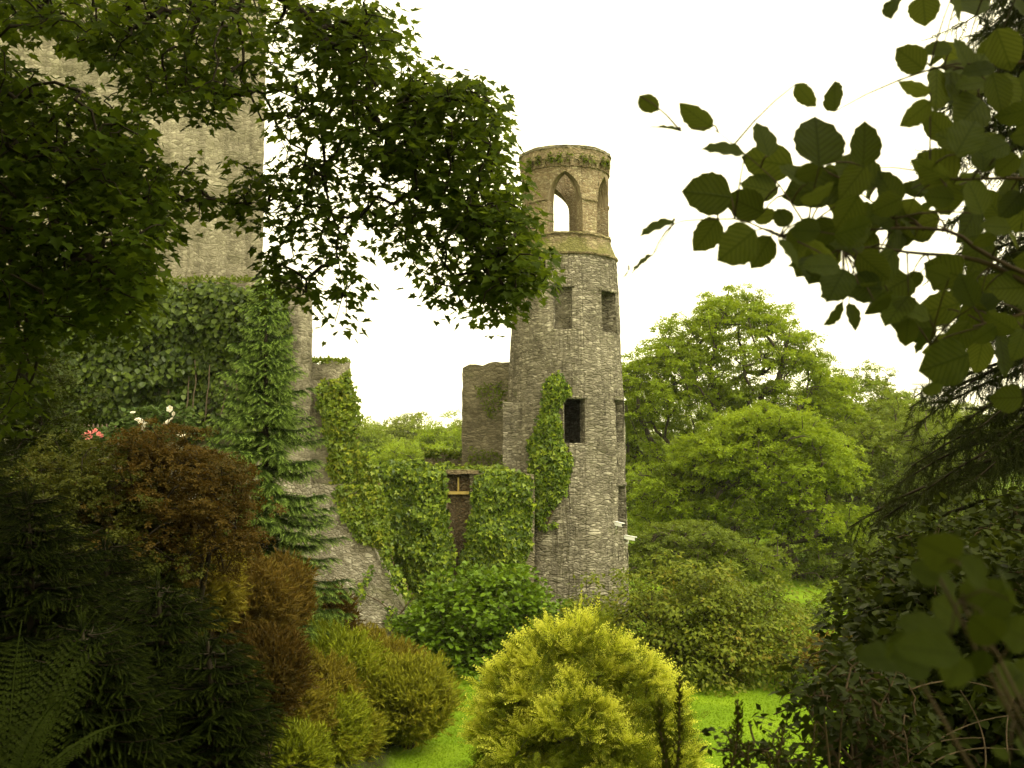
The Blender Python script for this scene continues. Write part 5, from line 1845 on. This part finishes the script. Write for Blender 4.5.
# ------------------------------------------------------------------ overhanging sycamore
def overhang():
    r = np.random.default_rng(301)
    base = np.array([-6.2, 3.6, float(ground_h(-6.2, 3.6))])
    root = thing('sycamore_tree', 'huge sycamore spreading dark leafy boughs over the keep', 'tree', base)
    polys = [
        ([(255, 0), (388, 0), (404, 30), (438, 76), (482, 78), (504, 110), (513, 165), (528, 215), (546, 240), (548, 290), (522, 312), (470, 320), (432, 298), (404, 256), (372, 236), (345, 255), (312, 222), (288, 186), (268, 120), (255, 60)], 430, (8.2, 10.5)),
        ([(400, 60), (440, 82), (480, 84), (502, 112), (512, 165), (526, 215), (544, 242), (546, 285), (500, 300), (450, 230), (420, 150)], 220, (8.2, 9.6)),
        ([(300, 0), (388, 0), (400, 40), (420, 90), (440, 180), (400, 200), (340, 120)], 150, (8.2, 10)),
        ([(290, 215), (340, 235), (362, 262), (352, 322), (318, 326), (300, 292), (268, 284), (262, 262), (268, 226)], 46, (8.4, 9.6)),
        ([(150, 168), (200, 158), (262, 158), (300, 188), (296, 215), (240, 216), (150, 222)], 60, (8.4, 9.8)),
        ([(0, 50), (60, 84), (130, 106), (152, 150), (176, 186), (158, 262), (140, 322), (60, 335), (-20, 340), (-20, 40)], 720, (7.0, 10)),
        ([(-20, -10), (262, -10), (252, 84), (210, 108), (150, 96), (105, 58), (60, 34), (0, 26)], 270, (7.5, 10.2)),
        ([(90, 60), (200, 60), (230, 110), (190, 125), (130, 100)], 10, (8, 9.5)),
        ([(-20, 330), (40, 330), (30, 420), (-20, 430)], 40, (8, 10)),
    ]
    nodes = []
    for pl, n, (d0, d1) in polys:
        q = in_polygon(pl, n, r)
        q3 = np.stack([q[:, 0], q[:, 1], 0 * q[:, 0]], 1)
        g = .7 * wob(q3, .055, 2.0) + .5 * wob(q3, .12, 5.0)
        q = q[g > (-.52 if d0 > 8.1 else -.6)]
        nodes.append(P(q[:, 0], q[:, 1], r.uniform(d0, d1, len(q))))
    vis = np.vstack(nodes)
    # unseen crown, extended overhead, behind and to the side to shade the foreground
    over = np.stack([r.uniform(-14, 1.0, 1500), r.uniform(-13, 8.5, 1500), r.uniform(11.8, 16.5, 1500)], 1)
    behind = np.stack([r.uniform(-13, 1.0, 900), r.uniform(-13, -3.6, 900), r.uniform(6.6, 12, 900)], 1)
    over = np.vstack([over, behind])
    over = over[(over[:, 2] > 12.0) | (over[:, 1] < -3.5)]
    sidep = np.stack([r.uniform(-12, -6.2, 260), r.uniform(-3, 9, 260), r.uniform(7.4, 12, 260)], 1)
    fill = np.stack([r.uniform(-8.5, -3.2, 900), r.uniform(4.5, 9.8, 900), r.uniform(8.0, 12.5, 900)], 1)
    sidep = np.vstack([sidep, fill])
    sidep = sidep[(sidep[:, 0] / np.maximum(sidep[:, 1], .1)) < -.53]
    # boughs
    def bough(p):
        p = np.array(p, float)
        t = np.linspace(0, 1, 12)
        k = np.linspace(0, 1, len(p))
        return np.stack([np.interp(t, k, p[:, i]) for i in range(3)], 1) + np.cumsum(r.normal(0, .03, (12, 3)), 0)
    fork = np.array([-6.1, 4.0, 9.6])
    tk = MB()
    z = np.linspace(0, 1, 9)
    trunk = base + (np.array([-6.0, 4.4, 13.5]) - base) * z[:, None] + np.stack([.12 * np.sin(z * 6), .1 * np.cos(z * 5), 0 * z], 1)
    trunk[0, 2] -= .3
    tk.polyline(trunk, .42 * (1 - .55 * z) * (1 + .4 * np.exp(-z * 20)), 14)
    tr_o = tk.build('trunk', M['bark_dark'], root, True)
    bs = [bough([(-6.05, 4.2, 9.0), P(40, 150, 8.2), P(110, 172, 9), P(190, 200, 9.2), P(245, 204, 9.2), P(300, 195, 9.2)]),
          bough([(-6.05, 4.3, 11.2), P(200, -60, 8), P(300, 8, 8.6), P(330, 40, 8.8), P(370, 90, 9), P(420, 170, 9.2), P(470, 240, 9.2), P(530, 285, 9.2)]),
          bough([P(312, 25, 8.6), P(335, 70, 8.9), P(322, 120, 9), P(318, 175, 9.1), P(328, 235, 9), P(330, 290, 9)]),
          bough([(-6.0, 4.3, 10.2), P(20, -90, 8), P(130, -40, 8.6), P(205, 5, 9), P(240, 60, 9.2), P(265, 120, 9.3)]),
          bough([(-6.05, 4.2, 8.4), P(0, 230, 8), P(60, 240, 8.6), P(120, 260, 9), P(150, 300, 9)]),
          bough([(-6, 4.4, 13), (-4, 3, 14), (-2, 1, 14.6), (0, -1, 15)]),
          bough([(-6, 4.4, 13), (-5, 1, 14), (-6, -2, 14.4), (-7, -4, 14.4)]),
          bough([(-6, 4.4, 12.5), (-8, 5, 13.5), (-10, 5, 14), (-12, 6, 14)])]
    bmb = MB()
    for i, b in enumerate(bs):
        big = (.05, .06, .026, .05, .05)[i] if i < 5 else .13
        bmb.polyline(b, big * (1 - np.linspace(0, .85, 12)), 7)
    roots = np.vstack(bs)
    allp = np.vstack([vis, over, sidep])
    # join to the boughs
    tw = MB()
    n0 = len(roots)
    par_r = np.full(n0, -1)
    pts = np.vstack([roots, allp]); par = np.full(len(pts), -1)
    done = np.zeros(len(pts), bool); done[:n0] = True
    d0 = np.min(np.linalg.norm(allp[:, None] - roots[None], axis=2), 1)
    buf = np.zeros_like(pts); buf[:n0] = roots; ids = np.arange(len(pts)); c = n0
    pl = np.zeros(len(pts))
    for k in np.argsort(d0):
        d = np.linalg.norm(buf[:c] - allp[k], axis=1) + .25 * pl[ids[:c]]
        j = ids[int(np.argmin(d))]
        par[n0 + k] = j; pl[n0 + k] = pl[j] + np.linalg.norm(pts[j] - allp[k])
        buf[c] = allp[k]; ids[c] = n0 + k; c += 1
    cnt = np.ones(len(pts))
    for i in np.argsort(-pl):
        if par[i] >= 0:
            cnt[par[i]] += cnt[i]
    skeleton_tubes(tw, pts, par, cnt, n0, .0042, .04, 4, .48, .09, r)
    bmb.build('boughs', M['bark_dark'], root, True)
    tw.build('twigs', M['bark_dark'], root, True)
    lf = MB()
    def put(nod, per, size, spread):
        n = len(nod) * per
        cpt = np.repeat(nod, per, 0)
        a = r.uniform(0, 2 * pi, n)
        rad = r.uniform(.3, 1.0, n) * spread
        p = cpt + np.stack([np.cos(a) * rad, np.sin(a) * rad, r.normal(-.04, .07, n)], 1)
        tip = np.stack([np.cos(a), np.sin(a), r.uniform(-1.1, -.1, n)], 1) + r.normal(0, .25, (n, 3))
        nr = np.array([0, -.25, 1.0]) + r.normal(0, .38, (n, 3)) + .4 * np.stack([np.cos(a), np.sin(a), 0 * a], 1)
        lf.instances(SYC, p, tip, nr, size * r.uniform(.6, 1.2, n))
    put(vis, 11, .088, .17)
    put(over, 10, .32, .5)
    put(sidep, 12, .15, .3)
    lf.build('crown', M['sycamore'], root)


overhang()

# ------------------------------------------------------------------ beech leaves close to the camera
def Z3(x, y):
    return 624 + x / 2.56, y / 2.56


def Z6(x, y):
    return 624 + x / 2.56, 280 + y / 2.56


BEECH_L = [((40, 245), (90, 288), .55), ((225, 325), (140, 270), .4), ((140, 335), (66, 318), .35), ((440, 215), (490, 275), .6), ((540, 285), (535, 205), .75), ((310, 395), (200, 372), .55),
           ((370, 400), (345, 308), .8), ((432, 425), (300, 405), .75), ((500, 425), (495, 292), .95), ((612, 425), (622, 308), .8), ((392, 495), (298, 465), .8), ((565, 470), (405, 500), .68),
           ((275, 505), (150, 488), .85), ((355, 545), (262, 500), .8), ((240, 560), (182, 645), .8), ((335, 590), (245, 668), .85), ((420, 580), (392, 532), .9), ((375, 605), (330, 688), .75),
           ((562, 585), (452, 600), .55), ((555, 640), (460, 685), .7), ((645, 480), (545, 395), .8), ((700, 530), (655, 435), .75), ((715, 575), (725, 525), .7), ((660, 575), (545, 545), .75),
           ((650, 650), (560, 600), .8), ((690, 640), (640, 735), .7), ((565, 690), (522, 768), .75), ((640, 770), (692, 745), .6), ((745, 600), (688, 625), .6), ((130, 565), (38, 597), .35),
           ((72, 655), (12, 698), .5), ((12, 690), (0, 710), .6), ((775, 490), (705, 478), .6), ((845, 470), (755, 395), .85), ((830, 355), (768, 285), .7), ((850, 395), (905, 300), .75),
           ((785, 235), (700, 215), .5), ((785, 260), (710, 325), .55), ((845, 510), (765, 500), .8), ((765, -10), (772, 65), .95), ((835, 5), (945, -10), .8), ((840, -10), (865, 55), .7), ((990, -5), (1040, 45), .7),
           ((695, -10), (680, 42), .4), ((905, 185), (805, 165), .6), ((860, 240), (930, 130), .75), ((480, 610), (540, 680), .6), ((620, 560), (690, 520), .7), ((470, 470), (400, 420), .7), ((600, 500), (545, 590), .8),
           ((395, 615), (455, 680), .7), ((330, 560), (395, 545), .6), ((600, 650), (680, 720), .7), ((540, 600), (640, 575), .7)]
BEECH_2 = [((580, 0), (508, 45), .7), ((600, 10), (655, 10), .6), ((560, 60), (518, 118), .35), ((575, 60), (598, 128), .7), ((635, 20), (692, 70), .7), ((760, -20), (720, 25), .7), ((790, -10), (800, 30), .7), ((850, -10), (845, 40), .6),
           ((800, 130), (685, 110), .7), ((880, 150), (770, 190), .65), ((880, 190), (760, 235), .9), ((860, 60), (745, 90), .7), ((830, 240), (770, 290), .6), ((940, 60), (880, 120), .7), ((920, 150), (900, 240), .7),
           ((1000, 130), (930, 90), .7), ((960, 140), (985, 250), .7), ((1010, 180), (950, 160), .7), ((1020, 300), (940, 305), .8), ((900, 80), (960, 30), .7), ((800, 120), (740, 185), .6)]


def beech():
    r = np.random.default_rng(401)
    base = np.array([3.6, 2.6, float(ground_h(3.6, 2.6))])
    root = thing('beech_tree', 'beech with large round leaves hanging against the white sky', 'tree', base)
    D0 = 2.35
    A, B, W = [], [], []
    for (fn, lst) in ((Z3, BEECH_L), (Z6, BEECH_2)):
        for a, b, w in lst:
            A.append(fn(*a)); B.append(fn(*b)); W.append(w)
    # the dense inner part of the bough
    poly = [(905, 60), (960, 30), (1060, 20), (1060, 340), (985, 330), (940, 330), (925, 300), (900, 250), (890, 200), (925, 170), (950, 110)]
    q = in_polygon(poly, 78, r)
    ang = r.normal(2.9, 1.0, 78)
    ln = r.uniform(24, 44, 78)
    A += [tuple(p) for p in q]
    B += [(p[0] + cos(t) * l, p[1] + sin(t) * l) for p, t, l in zip(q, ang, ln)]
    W += list(r.uniform(.5, .9, 78))
    q = in_polygon([(775, 165), (850, 150), (900, 175), (915, 240), (935, 320), (890, 318), (850, 290), (800, 240)], 26, r)
    ang = r.normal(2.7, .8, 26); ln = r.uniform(26, 42, 26)
    A += [tuple(p) for p in q]; B += [(p[0] + cos(t) * l, p[1] + sin(t) * l) for p, t, l in zip(q, ang, ln)]; W += list(r.uniform(.5, .9, 26))
    A, B, W = np.array(A), np.array(B), np.array(W)
    n = len(A)
    dep = D0 + r.normal(0, .16, n) + .0006 * (A[:, 0] - 850)
    pa = P(A[:, 0], A[:, 1], dep)
    pb = P(B[:, 0], B[:, 1], dep + r.normal(0, .02, n))
    tip = pb - pa
    L = np.linalg.norm(tip, axis=1)
    narrow = np.clip((W - .3) / .5, 0, 1)[:, None]          # narrow ones are seen more edge-on
    sidev = unit(np.cross(tip, np.array([0, 1., 0])))
    nr = np.array([0, -1., 0.]) + r.normal(0, .36, (n, 3)) + sidev * ((1 - narrow) * 1.5 * np.where(r.uniform(size=(n, 1)) > .5, 1, -1))
    m = MB()
    m.instances(BEECH, pa, tip, nr, L, np.clip(W, .62, 1.0) * 1.02)
    m.build('leaves', M['beech'], root)
    # twigs
    def tw(px, d=D0):
        px = np.array(px, float); k = np.linspace(0, 1, len(px)); t = np.linspace(0, 1, 14)
        return P(np.interp(t, k, px[:, 0]), np.interp(t, k, px[:, 1]), d + .05 * np.sin(t * 3))
    zz = lambda l: [Z3(*p) for p in l]
    mains = [tw([(1120, 330)] + zz([(1005, 712), (930, 672), (850, 655), (740, 648), (640, 632), (560, 640)])),
             tw([(1090, 300)] + zz([(1000, 690), (905, 640), (850, 592), (740, 582), (600, 590), (470, 600), (400, 606)])),
             tw(zz([(690, 560), (640, 520), (560, 460), (500, 425)])),
             tw(zz([(470, 585), (435, 530), (395, 470), (330, 410), (225, 325), (145, 335)])),
             tw(zz([(400, 606), (300, 560), (190, 562), (130, 568), (75, 655), (12, 690)])),
             tw([(1060, 60), (1000, 64), (960, 72), (930, 66)]),
             tw([(1060, 180), (1000, 178), (955, 180), (930, 170)]),
             tw([(1080, 300), (1000, 320), (960, 330), (930, 345)]),
             tw([(1060, -20), (980, -12), (930, -8), (890, -10)])]
    bm = MB()
    for i, b in enumerate(mains):
        r0 = (.0075, .0065, .0025, .0024, .0022, .005, .005, .005, .004)[i]
        bm.polyline(b, r0 * (1 - np.linspace(0, .75, 14)), 6)
    roots = np.vstack(mains)
    for k in range(n):
        j = int(np.argmin(np.linalg.norm(roots - pa[k], axis=1)))
        t = np.linspace(0, 1, 4)[:, None]
        g = roots[j] + (pa[k] - roots[j]) * t + np.array([0, 0, .01]) * np.sin(t * pi)
        bm.polyline(g, [.0026, .0022, .0018, .0014], 5)
    # boughs out to the trunk beyond the frame
    for b in (mains[0], mains[1], mains[5], mains[6], mains[7], mains[8]):
        e = b[0]; t = np.linspace(0, 1, 8)[:, None]
        s = np.array([3.55, 2.62, e[2] - .5])
        bm.polyline(s + (e - s) * t + np.array([0, 0, .12]) * np.sin(t * pi), .03 - .022 * t[:, 0], 7)
    bm.build('twigs', M['twig'], root, True)
    tk = MB(); z = np.linspace(0, 1, 8)
    tk.polyline(base + np.stack([.06 * np.sin(z * 4), 0 * z, 7.5 * z - .3 * (z == 0)], 1), .16 * (1 - .6 * z), 12)
    tk.build('trunk', M['bark'], root, True)
    # crown above, out of the picture, that shades this corner
    up = np.stack([r.uniform(1.2, 8.0, 420), r.uniform(-8, 5.0, 420), r.uniform(10.2, 13.5, 420)], 1)
    lowb = r.uniform(size=420) < .4
    up[lowb] = np.stack([r.uniform(1.5, 8, lowb.sum()), r.uniform(-8, -2.5, lowb.sum()), r.uniform(6.6, 11, lowb.sum())], 1)
    cm = MB()
    leaf_cloud(cm, up, np.repeat(np.array([[0, 0, 1.]]), 420, 0), .6, 14, .26, BROAD, r)
    cm.build('crown', M['sycamore'], root)
    sk = MB()
    rt = base + np.stack([0 * z, 0 * z, 7.0 * z], 1)[4:]
    P0, par, cnt = grow(rt, up, r)
    skeleton_tubes(sk, P0, par, cnt, len(rt), .006, .08, 5, .5, .08, r)
    sk.build('branches', M['bark'], root, True)


beech()


def hazel():
    """large soft leaves low on the right, very close to the lens"""
    r = np.random.default_rng(411)
    D0 = 1.05
    base = np.array([.95, 1.25, float(ground_h(.95, 1.25))])
    root = thing('hazel_bush', 'hazel bush with large soft dark leaves above the corner shrub', 'shrub', base)
    L = [((960, 560), (905, 535), .7), ((940, 580), (900, 560), .8), ((955, 600), (925, 555), .5), ((965, 605), (990, 560), .7), ((975, 615), (1024, 570), .8), ((960, 625), (925, 590), .9), ((950, 640), (880, 612), .6), ((960, 655), (870, 640), .5),
         ((905, 660), (842, 655), .45), ((930, 670), (880, 650), .7), ((960, 655), (945, 700), .8), ((985, 650), (968, 690), .7), ((1000, 640), (960, 610), .8), ((1010, 600), (1000, 560), .8), ((1030, 640), (990, 620), .8), ((1040, 670), (1005, 660), .7),
         ((1000, 690), (1040, 660), .7), ((1010, 760), (985, 742), .7), ((1040, 760), (1010, 735), .8), ((915, 640), (880, 665), .6), ((985, 585), (955, 545), .7)]
    A, B, W = (np.array([l[i] for l in L], float) for i in range(3))
    n = len(A)
    dep = D0 + r.normal(0, .07, n)
    pa, pb = P(A[:, 0], A[:, 1], dep), P(B[:, 0], B[:, 1], dep + r.normal(-.015, .02, n))
    tip = pb - pa
    sv = unit(np.cross(tip, np.array([0, 1., 0])))
    nr = np.array([0, -.8, .6]) + r.normal(0, .3, (n, 3))
    m = MB(); m.instances(BEECH, pa, tip, nr, np.linalg.norm(tip, axis=1) * .74, np.clip(W * 1.1, .6, .9))
    m.build('leaves', M['hazel'], root)
    st = MB()
    ends = [P(960, 600, D0), P(905, 655, D0), P(1000, 660, D0), P(930, 560, D0)]
    rt = []
    for e in ends:
        t = np.linspace(0, 1, 9)[:, None]
        line = base + (e - base) * t + np.array([.06, 0, .06]) * np.sin(t * pi)
        st.polyline(line, .006 - .0045 * t[:, 0], 6)
        rt.append(line[3:])
    rt = np.vstack(rt)
    for k in range(n):
        j = int(np.argmin(np.linalg.norm(rt - pa[k], axis=1)))
        st.polyline(np.stack([rt[j], (rt[j] + pa[k]) / 2 + np.array([0, 0, .01]), pa[k]]), [.0012, .001, .0008], 4)
    st.build('stems', M['twig'], root, True)


hazel()

# ------------------------------------------------------------------ grass on the open lawn
def grass():
    r = np.random.default_rng(501)
    n = 66000
    x = r.uniform(-8, 11, n); y = 19.5 + 16.5 * r.uniform(0, 1, n) ** 1.3
    keep = (ground_h(x, y) < 1.2)
    x, y = x[keep], y[keep]
    z = ground_h(x, y) + .05 * np.sin(x * .7) * np.sin(y * .6) - .005
    n = len(x)
    TUFT = T([(-.12, 0, 0), (.12, 0, 0), (.1, 1, .2), (-.3, 0, .1), (-.1, 0, .1), (-.4, .85, -.1), (.1, 0, -.1), (.3, 0, -.1), (.5, .8, 0)], [[(0, 1, 2), (3, 4, 5), (6, 7, 8)]])
    m = MB()
    m.instances(TUFT, np.stack([x, y, z], 1), r.normal(0, .3, (n, 3)) + np.array([0, 0, 1]), np.stack([r.normal(0, .6, n), -np.ones(n), r.normal(0, .2, n)], 1), r.uniform(.035, .07, n), .8)
    o = m.build('grass', M['grass'], None)
    tag(o, 'short bright green mown grass on the lawn', 'grass', kind='stuff')


grass()
